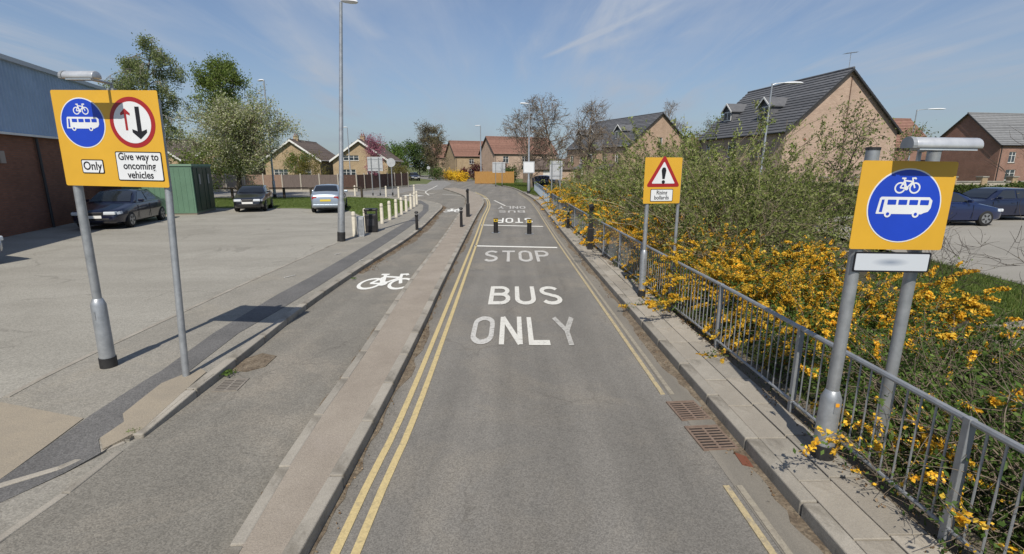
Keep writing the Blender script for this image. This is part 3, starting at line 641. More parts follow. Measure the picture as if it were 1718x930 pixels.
def plate(t, x0, x1, z0, z1, y, m=signyel, r=.02, back=galv_dull):
    p = MB().prism(rrect(x0, x1, z0, z1, r), y - .004, y).build('sign_plate', m, t)
    MB().prism(rrect(x0 + .004, x1 - .004, z0 + .004, z1 - .004, r), y, y + .003).build('plate_back', back, t)
    for zz in (z0 + .12, z1 - .12): MB().box(x0 + .03, x1 - .03, y + .003, y + .006, zz - .02, zz + .02).build('stiffener', galv_dull, t)
    return p
def hood(t, x0, x1, y, z, px_, py_, pz):
    """sign lantern: a half-round hood on a bracket from the pole top"""
    n = 12; prof = [(.058 * math.cos(R(a)), .058 * math.sin(R(a)) * .95) for a in [-20 + 220 * i / n for i in range(n + 1)]]
    h = MB().prism([(y + a, z + b) for a, b in prof], x0, x1, axis='x').build('lantern_hood', hoodm, t, smooth=True, bevel=.008)
    MB().prism([(y + a * 1.06, z + b * 1.06) for a, b in prof], x0 - .03, x0, axis='x').build('end_cap', galv_dull, t)
    MB().box(x0 + .03, x1 - .03, y - .045, y + .045, z - .032, z - .018).build('lens', mat('lantern lens', (.45, .5, .55), rough=.1), t)
    MB().tube([(px_, py_, pz - .12), (px_, py_, pz), (px_, y + .04, z - .01)], .016, 8).build('lantern_bracket', galv, t, smooth=True)
def smallplate(t, x0, x1, z0, z1, y, body, size, sp=1, label=None, bw=.9):
    o = MB().prism(rrect(x0, x1, z0, z1, .018), y - .0035, y).build('border_plate', signblack, t)
    MB().prism(rrect(x0 + .011, x1 - .011, z0 + .011, z1 - .011, .012), y - .0055, y - .0035).build('white_panel', signwhite, o)
    if body: text(body, t, (x0 + x1) / 2, y - .0066, (z0 + z1) / 2 + size * .02, size, signblack, bw, .0018 if size > .1 else .0012)
# left sign -------------------------------------------------------------
LS = thing('road_sign', (-4.95, 5.69, .10), math.atan2(-.30, 1.14), 'big yellow sign with a blue bus and cycle disc beside a red-ringed priority arrows disc', 'road sign')
LS.rotation_euler = (0, R(1.0), -.10)
sign_pole(LS, 0, 0, 3.12, .046, .86); MB().tube([(1.16, -.18, -.02), (1.12, -.06, 1.5), (1.10, 0, 2.15), (1.10, 0, 3.12)], .037, 14).build('pole', galv, LS, smooth=True)
MB().tube([(1.16, -.18, -.05), (1.16, -.18, .006)], .05, 12).build('pole_foot', dirtm, LS)
x0, x1, z0, z1 = -.075, 1.165, 2.19, 3.20; yf = -.052
plate(LS, x0, x1, z0, z1, yf)
W = x1 - x0; H = z1 - z0
cx = x0 + .265 * W; cz = z1 - .335 * H; r = .212 * W
d = disc(r, yf - .006, yf - .004); d.v = [(a + cx, b, c + cz) for a, b, c in d.v]; d.build('white_rim', signwhite, LS)
d = disc(r * .955, yf - .008, yf - .006); d.v = [(a + cx, b, c + cz) for a, b, c in d.v]; d.build('blue_disc', signblue, LS)
bus_bike(LS, cx, cz, r, yf - .0085)
cx2 = x0 + .735 * W; cz2 = z1 - .325 * H
d = disc(r, yf - .006, yf - .004); d.v = [(a + cx2, b, c + cz2) for a, b, c in d.v]; d.build('red_ring', signred, LS)
d = disc(r * .82, yf - .008, yf - .006); d.v = [(a + cx2, b, c + cz2) for a, b, c in d.v]; d.build('white_disc', signwhite, LS)
def arrow(cx, cz, l, w, hw, hl, up):
    s = 1 if up else -1
    return [(cx - w/2, cz - s*l/2), (cx + w/2, cz - s*l/2), (cx + w/2, cz + s*(l/2 - hl)), (cx + hw, cz + s*(l/2 - hl*1.25)), (cx + hw, cz + s*(l/2 - hl*.85)), (cx, cz + s*l/2), (cx - hw, cz + s*(l/2 - hl*.85)), (cx - hw, cz + s*(l/2 - hl*1.25)), (cx - w/2, cz + s*(l/2 - hl))]
MB().prism(arrow(cx2 - .27*r, cz2 + .12*r, .86*r, .10*r, .21*r, .22*r, True), yf - .0095, yf - .008).build('red_arrow', signred, LS)
MB().prism(arrow(cx2 + .28*r, cz2 - .02*r, 1.28*r, .19*r, .32*r, .32*r, False), yf - .0095, yf - .008).build('black_arrow', signblack, LS)
smallplate(LS, x0 + .185*W, x0 + .40*W, z0 + .135*H, z0 + .285*H, yf - .004, 'Only', .125)
smallplate(LS, x0 + .525*W, x0 + .965*W, z0 + .065*H, z0 + .375*H, yf - .004, 'Give way to\noncoming\nvehicles', .108)
hood(LS, .42, .76, -.32, 3.29, .62, -.02, 3.27)
MB().box(.58, .66, -.045, .0, 2.9, 3.22).build('lantern_mount', galv_dull, LS)
MB().tube([(-.0, 0, 3.02), (1.10, 0, 3.02)], .014, 8).build('crossbar', galv, LS)
# sign by the middle of the railing --------------------------------------
MS = thing('road_sign', (2.43, 8.98, .115), math.atan2(.10, .60), 'yellow sign with a red-edged warning triangle above a rising bollards plate', 'road sign')
sign_pole(MS, 0, 0, 2.45, .036, .88); sign_pole(MS, .60, .0, 2.45, .028)
plate(MS, -.10, .60, 1.73, 2.535, -.045)
y = -.049; tc_, tz = .26, 2.21
def tri(s, r_):
    o = []
    for k in range(3):
        a0 = 90 + 120 * k; c = (tc_ + s * math.cos(R(a0)) , tz + s * math.sin(R(a0)))
        for i in range(5): a = R(a0 - 60 + 30 * i); o.append((c[0] + r_ * math.cos(a), c[1] + r_ * math.sin(a)))
    return o
MB().prism(tri(.315, .03), y - .002, y).build('red_triangle', signred, MS)
MB().prism(tri(.235, .01), y - .004, y - .002).build('white_triangle', signwhite, MS)
MB().prism([(tc_ - .022, tz - .05), (tc_ + .022, tz - .05), (tc_ + .045, tz + .10), (tc_ + .03, tz + .145), (tc_, tz + .155), (tc_ - .03, tz + .145), (tc_ - .045, tz + .10)], y - .0055, y - .004).build('exclamation_bar', signblack, MS)
d = disc(.032, y - .0055, y - .004, 20); d.v = [(a + tc_, b, c + tz - .10) for a, b, c in d.v]; d.build('exclamation_dot', signblack, MS)
smallplate(MS, .03, .46, 1.765, 1.985, y + .001, 'Rising\nbollards', .098)
# right sign ----------------------------------------------------------------
RS = thing('road_sign', (2.61, 3.74, .115), 0, 'yellow sign with a large blue bus and cycle disc over a blank street name plate', 'road sign')
RS.rotation_euler = (0, R(.8), 0)
sign_pole(RS, 0, 0, 2.50, .046, .60); sign_pole(RS, .50, .06, 2.50, .044)
for xx, yy in ((0, 0), (.50, .06)): MB().tube([(xx, yy, 2.50), (xx, yy, 2.52)], .049, 14).build('pole_cap', blackp, RS)
MB().prism(rrect(-.012, .018, .49, .52, .004, 2), -.084, -.077).build('orange_sticker', mat('orange sticker', (.75, .33, .02), rough=.5), RS)
x0, x1, z0, z1 = -.098, .600, 1.775, 2.425; yf = -.052
plate(RS, x0, x1, z0, z1, yf)
cx = (x0 + x1) / 2 + .005; cz = (z0 + z1) / 2 + .002; r = .272
d = disc(r, yf - .006, yf - .004); d.v = [(a + cx, b, c + cz) for a, b, c in d.v]; d.build('white_rim', signwhite, RS)
d = disc(r * .965, yf - .008, yf - .006); d.v = [(a + cx, b, c + cz) for a, b, c in d.v]; d.build('blue_disc', signblue, RS)
bus_bike(RS, cx, cz, r, yf - .0085)
o = MB().prism(rrect(-.045, .535, 1.60, 1.755, .012), yf - .0035, yf).build('name_plate', signblack, RS)
# the lettering on this plate is illegible in the photograph: only a soft grey smudge shows
nm = bpy.data.materials.new('smudged name plate'); nm.use_nodes = True; nt = nm.node_tree; b = nt.nodes['Principled BSDF']; b.inputs['Roughness'].default_value = .4
t_ = N('ShaderNodeTexCoord', nt); mp = N('ShaderNodeMapping', nt); mp.vector_type = 'TEXTURE'; mp.inputs['Location'].default_value = (.235, 0, 1.677); mp.inputs['Scale'].default_value = (.15, 1, .035)
gr = N('ShaderNodeTexGradient', nt, gradient_type='SPHERICAL'); cr = N('ShaderNodeValToRGB', nt)
cr.color_ramp.elements[0].color = (.52, .56, .61, 1); cr.color_ramp.elements[1].color = (.22, .26, .33, 1)
nt.links.new(t_.outputs['Object'], mp.inputs[0]); nt.links.new(mp.outputs[0], gr.inputs[0]); nt.links.new(gr.outputs[1], cr.inputs[0]); nt.links.new(cr.outputs[0], b.inputs['Base Color'])
MB().prism(rrect(-.032, .522, 1.613, 1.742, .008), yf - .0055, yf - .0035).build('white_panel', nm, o)
hood(RS, .14, .60, -.17, 2.53, .36, .02, 2.50)
MB().tube([(0, 0, 2.40), (.5, .05, 2.40)], .014, 8).build('crossbar', galv, RS)
# distant signs seen from the back
def backsign(x, y, w, z0, z1, sep, label, rz=0, zb=.1, round_=False, yface=None):
    t = thing('road_sign', (x, y, zb), rz, label, 'road sign')
    if round_:
        MB().tube([(0, 0, .25), (0, 0, z1)], .045, 10).build('pole', galv, t, smooth=True)
        MB().tube([(0, 0, 0), (0, 0, .25)], .065, 10).build('base', blackp, t)
        d = disc(w / 2, -.06, -.05, 24); d.v = [(a, b, c + z1 - w/2) for a, b, c in d.v]; d.build('sign_disc', greycoat, t)
        return t
    for s in (-1, 1):
        MB().tube([(s * sep / 2, 0, .2), (s * sep / 2, 0, z1 - .05)], .04, 10).build('pole', galv, t, smooth=True)
        MB().tube([(s * sep / 2, 0, 0), (s * sep / 2, 0, .22)], .055, 10).build('base', blackp, t)
    MB().prism(rrect(-w/2, w/2, z0, z1, .05), .045, .055).build('sign_plate', greycoat, t)
    for zz in (z0 + .2, z1 - .2): MB().box(-w/2 + .04, w/2 - .04, .041, .045, zz - .03, zz + .03).build('stiffener', galv_dull, t)
    return t
backsign(2.72, 31.2, .78, 1.6, 2.72, .52, 'grey back of a rectangular sign on twin posts beside the far railing')
backsign(-11.35, 42.0, 1.25, 2.0, 3.15, .62, 'grey-backed square sign on twin posts in front of the pink blossom tree', zb=.1)
backsign(-10.0, 42.0, .72, 2.2, 3.05, 0, 'round sign on a single post right of the pink blossom tree', round_=True)
backsign(-1.65, 63.5, 1.6, 1.7, 3.0, .8, 'pale twin-post sign in front of the orange fence', zb=0)
backsign(-17.8, 108, .7, 1.6, 2.5, 0, 'little white disc sign on a post by the far bend', round_=True, zb=0)

# ------------------------------------------------------------------ lamp columns
def lamp(x, y, h, arm, aim, label, lean=0, leany=0, r=.055, zb=.1, headw=.42):
    t = thing('street_lamp', (x, y, zb), 0, label, 'street lamp'); t.rotation_euler = (leany, lean, 0)
    MB().tube([(0, 0, .30), (0, 0, 1.25), (0, 0, 1.35), (0, 0, h)], [r * 1.5, r * 1.45, r * 1.0, r * .62], 12).build('column', galv, t, smooth=True)
    MB().tube([(0, 0, -.05), (0, 0, .31)], r * 1.7, 12).build('base', blackp, t, smooth=True)
    a = Vector((math.cos(aim), math.sin(aim), 0))
    if arm > .05: MB().tube([(0, 0, h - .1), a * (arm * .3) + Vector((0, 0, h)), a * arm + Vector((0, 0, h + .05))], [.035, .03, .028], 8).build('arm', galv, t, smooth=True)
    hb = MB(); L = headw
    secs = [(0, .04, .03), (.15 * L, .10, .06), (.5 * L, .14, .085), (.85 * L, .12, .07), (L, .04, .03)]
    side = Vector((-a.y, a.x, 0)); vs = []; n = 10
    for (s, w, hh) in secs:
        c = a * (arm - .05 + s) + Vector((0, 0, h + .04))
        for j in range(n):
            q = 2 * math.pi * j / n; vs.append(c + side * w * math.cos(q) + Vector((0, 0, hh * math.sin(q) * (1.1 if math.sin(q) > 0 else .6))))
    fs = [(i * n + j, i * n + (j + 1) % n, (i + 1) * n + (j + 1) % n, (i + 1) * n + j) for i in range(len(secs) - 1) for j in range(n)] + [tuple(range(n)), tuple(range((len(secs) - 1) * n, len(secs) * n))]
    hb.add(vs, fs); hb.build('lantern', white_pl, t, smooth=True)
    return t
lamp(-5.59, 16.07, 7.15, .05, 0, 'tall grey lamp column at the edge of the left footway beside the car park', lean=R(4.2), r=.075, headw=.5)
L2 = lamp(1.48, 44.6, 7.6, .1, -2.6, 'lamp column with a small square plate beyond the far railing', zb=.05, r=.085, headw=.9)
MB().prism(rrect(-.50, .50, 1.85, 2.85, .05), -.10, -.09).build('square_plate', greycoat, L2)
MB().prism(rrect(-.42, .42, 1.93, 2.77, .05), -.104, -.10).build('square_plate_face', signwhite, L2)
lamp(-4.5, 73.5, 8.1, .1, 2.5, 'distant lamp column in front of the orange fence', zb=0, r=.09, headw=1.0)
lamp(-18.2, 38.4, 8.5, .1, 2.5, 'lamp column rising behind the white blossom tree', zb=.1, lean=R(.5), headw=.75, r=.075)
lamp(-22.7, 71, 7.7, .1, 2.5, 'distant lamp just above the gable with a letterbox window', zb=0, r=.08, headw=1.0)
lamp(-27.5, 112, 7.3, .1, 2.5, 'tiny far lamp over the green hedge, left of the round brown tree', zb=0, r=.08, headw=1.2)
lamp(16.3, 33.2, 7.6, .75, -.1, 'street lamp with its lantern against the large brick house roof', zb=0, lean=R(1.2), r=.075, headw=1.15)
lamp(39.0, 50, 7.8, 1.0, -.1, 'thin street lamp between the two houses at the right', zb=0, r=.07, headw=1.6)

# ------------------------------------------------------------------ bollards, posts, bin, cabinet
def ring_bollard(x, y, z, h, r, label, ang=0):
    t = thing('bollard', (x, y, z), 0, label, 'bollard', 'black iron bollards')
    MB().tube([(0, 0, -.03), (0, 0, h * .72), (0, 0, h * .74), (0, 0, h * .80), (0, 0, h * .82), (0, 0, h * .90)], [r * 1.15, r, r * 1.35, r * 1.35, r * .9, r * .9], 12).build('shaft', blackmetal, t, smooth=True)
    MB().tube([(0, 0, h * .90), (0, 0, h * .93), (0, 0, h * .98), (0, 0, h)], [r * 1.3, r * 1.5, r * 1.2, r * .4], 12).build('cap', blackmetal, t, smooth=True)
    MB().tube([(0, 0, h * .83), (0, 0, h * .88)], r * .93, 12).build('band', mat('grey reflective band', (.3, .3, .3), rough=.4), t)
ring_bollard(-3.66, 19.01, .1, .72, .052, 'slim black bollard on the left kerb of the cycle lane')
ring_bollard(-2.03, 19.81, .12, .78, .052, 'slim black bollard standing on the dividing island')
ring_bollard(2.20, 19.41, .11, .80, .055, 'slim black bollard beside the railing on the right footway')
def reader_post(x, y, z, h, side, label):
    t = thing('access_post', (x, y, z), 0, label, 'post', 'black access reader posts')
    MB().box(-.085, .085, -.075, .075, -.03, h * .50).build('lower_casing', blackmetal, t, bevel=.012)
    MB().box(-.055, .055, -.05, .05, h * .50, h * .96).build('upper_post', blackmetal, t, bevel=.01)
    M = Matrix.Translation((0, -.02, h * .98)) @ Matrix.Rotation(R(28) * side, 4, 'Y') @ Matrix.Rotation(R(20), 4, 'X')
    MB().box(-.06, .06, -.08, .08, -.06, .05, M=M).build('reader_head', blackmetal, t, bevel=.01)
reader_post(2.30, 14.39, .115, 1.27, -1, 'tall black reader post against the railing on the right footway')
reader_post(-2.12, 23.9, .12, 1.28, 1, 'tall black reader post on the end of the dividing island')
yell = mat('yellow reflective band', (.62, .42, .03), rough=.45)
def rising(x, y, label):
    t = thing('rising_bollard', (x, y, .004), 0, label, 'bollard', 'yellow-topped rising bollards')
    MB().tube([(0, 0, 0), (0, 0, .43)], .085, 20).build('body', blackmetal, t, smooth=True)
    MB().tube([(0, 0, .43), (0, 0, .54)], .087, 20).build('yellow_band', yell, t, smooth=True)
    MB().tube([(0, 0, .54), (0, 0, .565), (0, 0, .57)], [.085, .078, .05], 20).build('top_cap', blackmetal, t, smooth=True)
    annulus(MB(), .10, .17, 0, .006, 28).build('collar', galv_dull, t).rotation_euler = (R(90), 0, 0)
    MB().box(-.03, .03, -.09, -.084, .46, .52).build('lamp_slot', blackp, t)
rising(-.62, 18.9, 'yellow-topped black rising bollard, the one nearer the double yellow lines')
rising(.65, 18.56, 'yellow-topped black rising bollard, the one nearer the right kerb')
ordn = ['first', 'second', 'third', 'fourth', 'fifth', 'sixth', 'seventh', 'eighth']
stub_src = None
fr_pts = [(-5.52, 17.27), (-5.53, 18.66), (-5.56, 21.19), (-5.6, 22.71), (-5.58, 23.93), (-5.62, 25.29), (-5.73, 26.99), (-5.83, 28.72), (-5.92, 30.23), (-6.13, 32.15)]
lab = ['cream post nearest the camera, against the grey cabinet', 'cream post half hidden behind the black litter bin'] + [f'cream post on the footway edge, {ordn[i]} beyond the litter bin' for i in range(8)]
def stub(x, y, label, h=.86):
    global stub_src
    if stub_src is None:
        t = thing('verge_post', (x, y, .1), .1, label, 'post', 'cream posts guarding the grass')
        MB().tube([(0, 0, -.05), (0, 0, h - .05), (0, 0, h - .01), (0, 0, h)], [.078, .072, .055, .03], 10).build('shaft', postcream, t, smooth=True)
        MB().tube([(0, 0, h * .80), (0, 0, h * .86)], .0745, 10).build('band', mat('grey weathered band', (.33, .31, .27), rough=.8), t, smooth=True)
        stub_src = t
    else: copy_thing(stub_src, (x, y, .1), rnd.uniform(0, 3), label)
for (x, y), l in zip(fr_pts, lab): stub(x, y, l)
for (x, y), l in zip([(-12.94, 41.3), (-10.06, 40.01), (-8.74, 38.6), (-8.4, 43.0)], ['cream post at the far edge of the grass, right of the silver car', 'cream post on the street side of the grass under the round sign', 'cream post on the street side of the grass at its rounded corner', 'lone cream post at the mouth of the side street']): stub(x, y, l)
cab = thing('utility_cabinet', (-5.28, 17.25, .1), .15, 'small pale grey utility cabinet beside the nearest cream post', 'cabinet')
MB().box(-.11, .11, -.12, .12, 0, .66).build('cabinet_body', greycoat, cab, bevel=.012)
MB().box(-.12, .12, -.13, .13, .66, .69).build('lid', greycoat, cab)
MB().box(-.09, .09, -.126, -.121, .05, .6).build('door', galv, cab)
bn = thing('litter_bin', (-5.24, 18.45, .1), .12, 'black square litter bin next to the grey cabinet', 'bin')
MB().box(-.21, .21, -.19, .19, 0, .66).build('bin_body', blackmetal, bn, bevel=.02)
MB().box(-.23, .23, -.21, .21, .78, .87).build('lid', blackmetal, bn, bevel=.02)
for s in (-1, 1): MB().box(s * .20 - .01, s * .20 + .01, -.18, .18, .66, .78).build('side_cheek', blackmetal, bn)
MB().box(-.13, .13, -.196, -.190, .25, .5).build('front_panel', mat('dark grey panel', (.04, .04, .045), rough=.5), bn)
kr = thing('knee_rail', (-22.5, 36.8, .12), 0, 'dark low timber knee rail along the back of the grass', 'fence')
for i, (a, b) in enumerate([((0, 0), (3.6, .55)), ((3.6, .55), (7.3, 1.1)), ((7.3, 1.1), (10.9, 1.9))]):
    MB().tube([(a[0], a[1], .78), (b[0], b[1], .78)], .05, 6).build('rail', mat('dark timber', (.045, .034, .025), (.07, .055, .04), rough=.9, scale=5), kr)
for p in ((0, 0), (1.8, .28), (3.6, .55), (5.4, .8), (7.3, 1.1), (9.1, 1.5), (10.9, 1.9)): MB().box(p[0] - .07, p[0] + .07, p[1] - .07, p[1] + .07, -.05, .74).build('post', MATS['dark timber'], kr)

# ------------------------------------------------------------------ buildings
tan_b = mat('sandy brick', (.48, .33, .235), (.38, .25, .17), rough=.9, brick=(.42, .34, .26))
pink_b = mat('pinkish brick', (.52, .375, .285), (.42, .29, .215), rough=.9, brick=(.40, .33, .27))
buff_b = mat('buff brick', (.40, .29, .165), (.31, .21, .115), rough=.9, brick=(.42, .36, .27))
dark_b = mat('dark brown brick', (.26, .11, .062), (.20, .082, .046), rough=.9, brick=(.16, .10, .075))
red_b = mat('red brick', (.27, .12, .085), (.20, .085, .06), rough=.9, brick=(.36, .30, .25))
slate = mat('grey roof tiles', (.085, .09, .10), (.12, .122, .13), rough=.75, scale=2.5, bump=.3, bscale=12, island=.18)
slate_l = mat('pale grey roof tiles', (.17, .175, .18), (.21, .215, .22), rough=.75, scale=2.5, bump=.3, bscale=12, island=.14)
redtile = mat('red clay roof tiles', (.20, .105, .078), (.25, .14, .105), rough=.85, scale=2.5, bump=.3, bscale=12, island=.15)
browntile = mat('brown roof tiles', (.13, .10, .085), (.17, .135, .115), rough=.85, scale=2.5, bump=.3, bscale=12, island=.15)
whitew = mat('white painted board', (.74, .74, .72), (.66, .66, .64), rough=.5, scale=4)
darktrim = mat('dark trim', (.03, .03, .032), rough=.5)
doorm = mat('dark green door', (.03, .06, .045), rough=.4)
def wall_face(mb, w, eave, ridge, ops, mi=0, gable=True):
    """wall in the x-z plane (x from -w/2 to w/2), open where windows sit; returns vertices in (x, z)"""
    xs = sorted(set([-w/2, w/2] + ([0] if gable else []) + [v for o in ops for v in (o[0], o[1])]))
    quads = []
    def top(x): return eave + (ridge - eave) * (1 - abs(x) / (w / 2)) if gable else eave
    for a, b in zip(xs, xs[1:]):
        cur = 0
        for o in sorted([o for o in ops if o[0] <= a + 1e-6 and o[1] >= b - 1e-6], key=lambda q: q[2]):
            if o[2] > cur + 1e-6: quads.append([(a, cur), (b, cur), (b, o[2]), (a, o[2])])
            cur = o[3]
        quads.append([(a, cur), (b, cur), (b, top(b)), (a, top(a))])
    return quads
def house(x, y, rz, w, L, eave, ridge, label, wallm, roofm, ops={}, name='house', group=None, verge=darktrim, chimney=None, dormers=(), over=.25, course=.32, trimw=.16, gutter=True, doors=(), z=0):
    """front gable centre stands at the origin facing -y; the ridge runs along +y"""
    t = thing(name, (x, y, z), rz, label, 'house', group)
    mb = MB(); faces = {'f': (Matrix.Identity(4), w, True), 'b': (Matrix.Translation((0, L, 0)) @ Matrix.Rotation(math.pi, 4, 'Z'), w, True),
        'l': (Matrix.Translation((-w/2, L/2, 0)) @ Matrix.Rotation(-math.pi/2, 4, 'Z'), L, False), 'r': (Matrix.Translation((w/2, L/2, 0)) @ Matrix.Rotation(math.pi/2, 4, 'Z'), L, False)}
    wparts = []
    for k, (M, ww, g) in faces.items():
        o_ = ops.get(k, [])
        for q in wall_face(mb, ww, eave, ridge, o_, 0, g):
            mb.add([M @ Vector((a, 0, b)) for a, b in q], [tuple(range(4))])
        for o in o_:
            x0, x1, z0, z1 = o[:4]; d = .12
            for q in ([(x0, 0, z0), (x0, d, z0), (x0, d, z1), (x0, 0, z1)], [(x1, 0, z0), (x1, 0, z1), (x1, d, z1), (x1, d, z0)], [(x0, 0, z1), (x0, d, z1), (x1, d, z1), (x1, 0, z1)], [(x0, 0, z0), (x1, 0, z0), (x1, d, z0), (x0, d, z0)]):
                mb.add([M @ Vector(v) for v in q], [(0, 1, 2, 3)])
            wparts.append((M, o))
    mb.build('wall', wallm, t, fix=False)
    for M, o in wparts:
        x0, x1, z0, z1 = o[:4]; kind = o[4] if len(o) > 4 else 'w'; f = .055
        if kind == 'd':
            b_ = MB().box(x0, x1, .07, .11, z0, z1, M=M).build('door', doorm, t)
            MB().box(x1 - .15, x1 - .1, .055, .07, 1.0, 1.1, M=M).build('handle', chrome, b_); continue
        if kind == 'g':
            b_ = MB().box(x0, x1, .07, .11, z0, z1, M=M).build('garage_door', mat('white garage door', (.62, .62, .6), rough=.5), t); continue
        fb = MB().box(x0, x0 + f, .05, .11, z0, z1, M=M).box(x1 - f, x1, .05, .11, z0, z1, M=M).box(x0 + f, x1 - f, .05, .11, z0, z0 + f, M=M).box(x0 + f, x1 - f, .05, .11, z1 - f, z1, M=M)
        n = o[5] if len(o) > 5 else 2
        for i in range(1, n): xx = x0 + (x1 - x0) * i / n; fb.box(xx - .03, xx + .03, .052, .108, z0 + f, z1 - f, M=M)
        zb_ = z0 + (z1 - z0) * .66
        for i in range(n): fb.box(x0 + (x1 - x0) * i / n + .03, x0 + (x1 - x0) * (i + 1) / n - .03, .055, .105, zb_ - .02, zb_ + .02, M=M)
        wn_ = fb.build('window', upvc, t)
        MB().box(x0 + .03, x1 - .03, .085, .095, z0 + .03, z1 - .03, M=M).build('pane', glass_w, wn_)
        MB().box(x0 - .06, x1 + .06, -.05, .05, z0 - .07, z0 - .002, M=M).build('sill', stonem, wn_)
        if kind == 'c': MB().box(x0 + .1, x0 + (x1 - x0) * .45, .098, .10, z0 + .05, z1 - .05, M=M).build('curtain', upvc, wn_)
    # roof: two slopes of overlapping courses
    sl = math.hypot(w / 2, ridge - eave); ang = math.atan2(ridge - eave, w / 2); n = int((sl + over) / course); c = (sl + over) / n
    rb = MB()
    for s in (-1, 1):
        for i in range(n):
            d0 = i * c; d1 = d0 + c + .06
            def pt(d, up, yy):
                return (s * (d * math.cos(ang) + up * math.sin(ang)), yy, ridge + .03 - d * math.sin(ang) + up * math.cos(ang))
            segs = max(1, int(L / 1.2)) if False else 1
            y0, y1 = -over, L + over
            u0, u1 = .02, .055
            vs = [pt(d0, u0 - .02, y0), pt(d0, u0 - .02, y1), pt(d1, u1, y1), pt(d1, u1, y0), pt(d0, -.03, y0), pt(d0, -.03, y1), pt(d1, .0, y1), pt(d1, .0, y0)]
            rb.add(vs, [(0, 1, 2, 3), (4, 7, 6, 5), (2, 6, 7, 3), (0, 3, 7, 4), (1, 5, 6, 2), (0, 4, 5, 1)])
    rf = rb.build('roof', roofm, t)
    MB().tube([(0, -over - .02, ridge + .05), (0, L + over + .02, ridge + .05)], .09, 8).build('ridge_tiles', roofm, rf)
    for yy, nm_ in ((-over - .03, 'bargeboard'), (L + over + .03, 'bargeboard')):
        for s in (-1, 1):
            e = w / 2 + over * math.cos(ang)
            ze = eave - over * math.sin(ang)
            vs = [(0, ridge + .03), (s * e, ze + .03), (s * e, ze - trimw), (0, ridge - trimw)]
            MB().prism(vs, yy - .02, yy + .02).build(nm_, verge, rf)
    if gutter:
        for s in (-1, 1):
            e = w / 2 + over * math.cos(ang) + .05; ze = eave - over * math.sin(ang)
            MB().tube([(s * e, -over + .1, ze - .02), (s * e, L + over - .1, ze - .02)], .055, 6).build('gutter', upvc if verge is whitew else darktrim, t)
            MB().tube([(s * (w/2 + .08), .15 if s > 0 else L - .15, 0), (s * (w/2 + .08), .15 if s > 0 else L - .15, ze - .05)], .04, 6).build('downpipe', darktrim, t)
    if chimney:
        cy_, ch = chimney
        cm = MB().box(-.35, .35, cy_ - .3, cy_ + .3, ridge - .5, ridge + ch).build('chimney', wallm, t)
        MB().box(-.40, .40, cy_ - .35, cy_ + .35, ridge + ch - .12, ridge + ch - .04).build('chimney_cap', stonem, cm)
        for k in (-.15, .15): MB().tube([(k, cy_, ridge + ch), (k, cy_, ridge + ch + .3)], .1, 8).build('chimney_pot', redtile, cm)
    for (side, yy, zs, dw, dh) in dormers:
        # small gabled dormer on a slope; zs = sill height
        s = side; xs = s * (ridge - zs) / math.tan(ang); xt = s * max(.2, (ridge - (zs + dh + dw * .55)) / math.tan(ang) - .1)
        db = MB(); x_f = xs + s * .12
        def V(a, b, c_): return (a, b, c_)
        ws = dw / 2; zt = zs + dh
        xb = s * (ridge - zt) / math.tan(ang)
        db.add([V(x_f, yy - ws, zs - .1), V(x_f, yy + ws, zs - .1), V(x_f, yy + ws, zt), V(x_f, yy, zt + ws * .9), V(x_f, yy - ws, zt)], [(0, 1, 2, 3, 4)])
        db.add([V(x_f, yy - ws, zs - .1), V(x_f, yy - ws, zt), V(xb, yy - ws, zt), V(x_f, yy + ws, zs - .1), V(x_f, yy + ws, zt), V(xb, yy + ws, zt)], [(0, 1, 2), (3, 5, 4)])
        dm = db.build('dormer', roofm, t, fix=False)
        e = .14; xr = s * max(.15, (ridge - (zt + ws * .9)) / math.tan(ang) - .1)
        for q in (-1, 1):
            x2 = x_f + s * .2
            vs = [(x2, yy, zt + ws * .9 + .08), (x2, yy + q * (ws + e), zt - .05), (xb - s * .1, yy + q * (ws + e), zt - .05), (xr, yy, zt + ws * .9 + .08)]
            v2 = [(a, b, c_ - .07) for a, b, c_ in vs]
            MB().add(vs + v2, [(0, 1, 2, 3), (7, 6, 5, 4), (0, 4, 5, 1), (1, 5, 6, 2), (2, 6, 7, 3), (3, 7, 4, 0)]).build('dormer_roof', roofm, dm)
            MB().add([(x2 + s * .01, yy, zt + ws * .9 + .09), (x2 + s * .01, yy + q * (ws + e + .02), zt - .04), (x2 + s * .01, yy + q * (ws + e + .02), zt - .17), (x2 + s * .01, yy, zt + ws * .9 - .05),
                      (x2 + s * .05, yy, zt + ws * .9 + .09), (x2 + s * .05, yy + q * (ws + e + .02), zt - .04), (x2 + s * .05, yy + q * (ws + e + .02), zt - .17), (x2 + s * .05, yy, zt + ws * .9 - .05)],
                     [(0, 1, 2, 3), (7, 6, 5, 4), (0, 4, 5, 1), (1, 5, 6, 2), (2, 6, 7, 3), (3, 7, 4, 0)]).build('dormer_bargeboard', whitew, dm)
        a0, a1 = sorted((x_f + s * .01, x_f + s * .05))
        MB().box(a0, a1, yy - ws + .1, yy + ws - .1, zs + .05, zt - .05).build('window_frame', upvc, dm)
        a0, a1 = sorted((x_f + s * .052, x_f + s * .06))
        for q in (-1, 1): MB().box(a0, a1, yy + (q - 1) * (ws - .1) / 2 + .05, yy + (q + 1) * (ws - .1) / 2 - .05, zs + .12, zt - .12).build('pane', glass_w, dm)
    return t
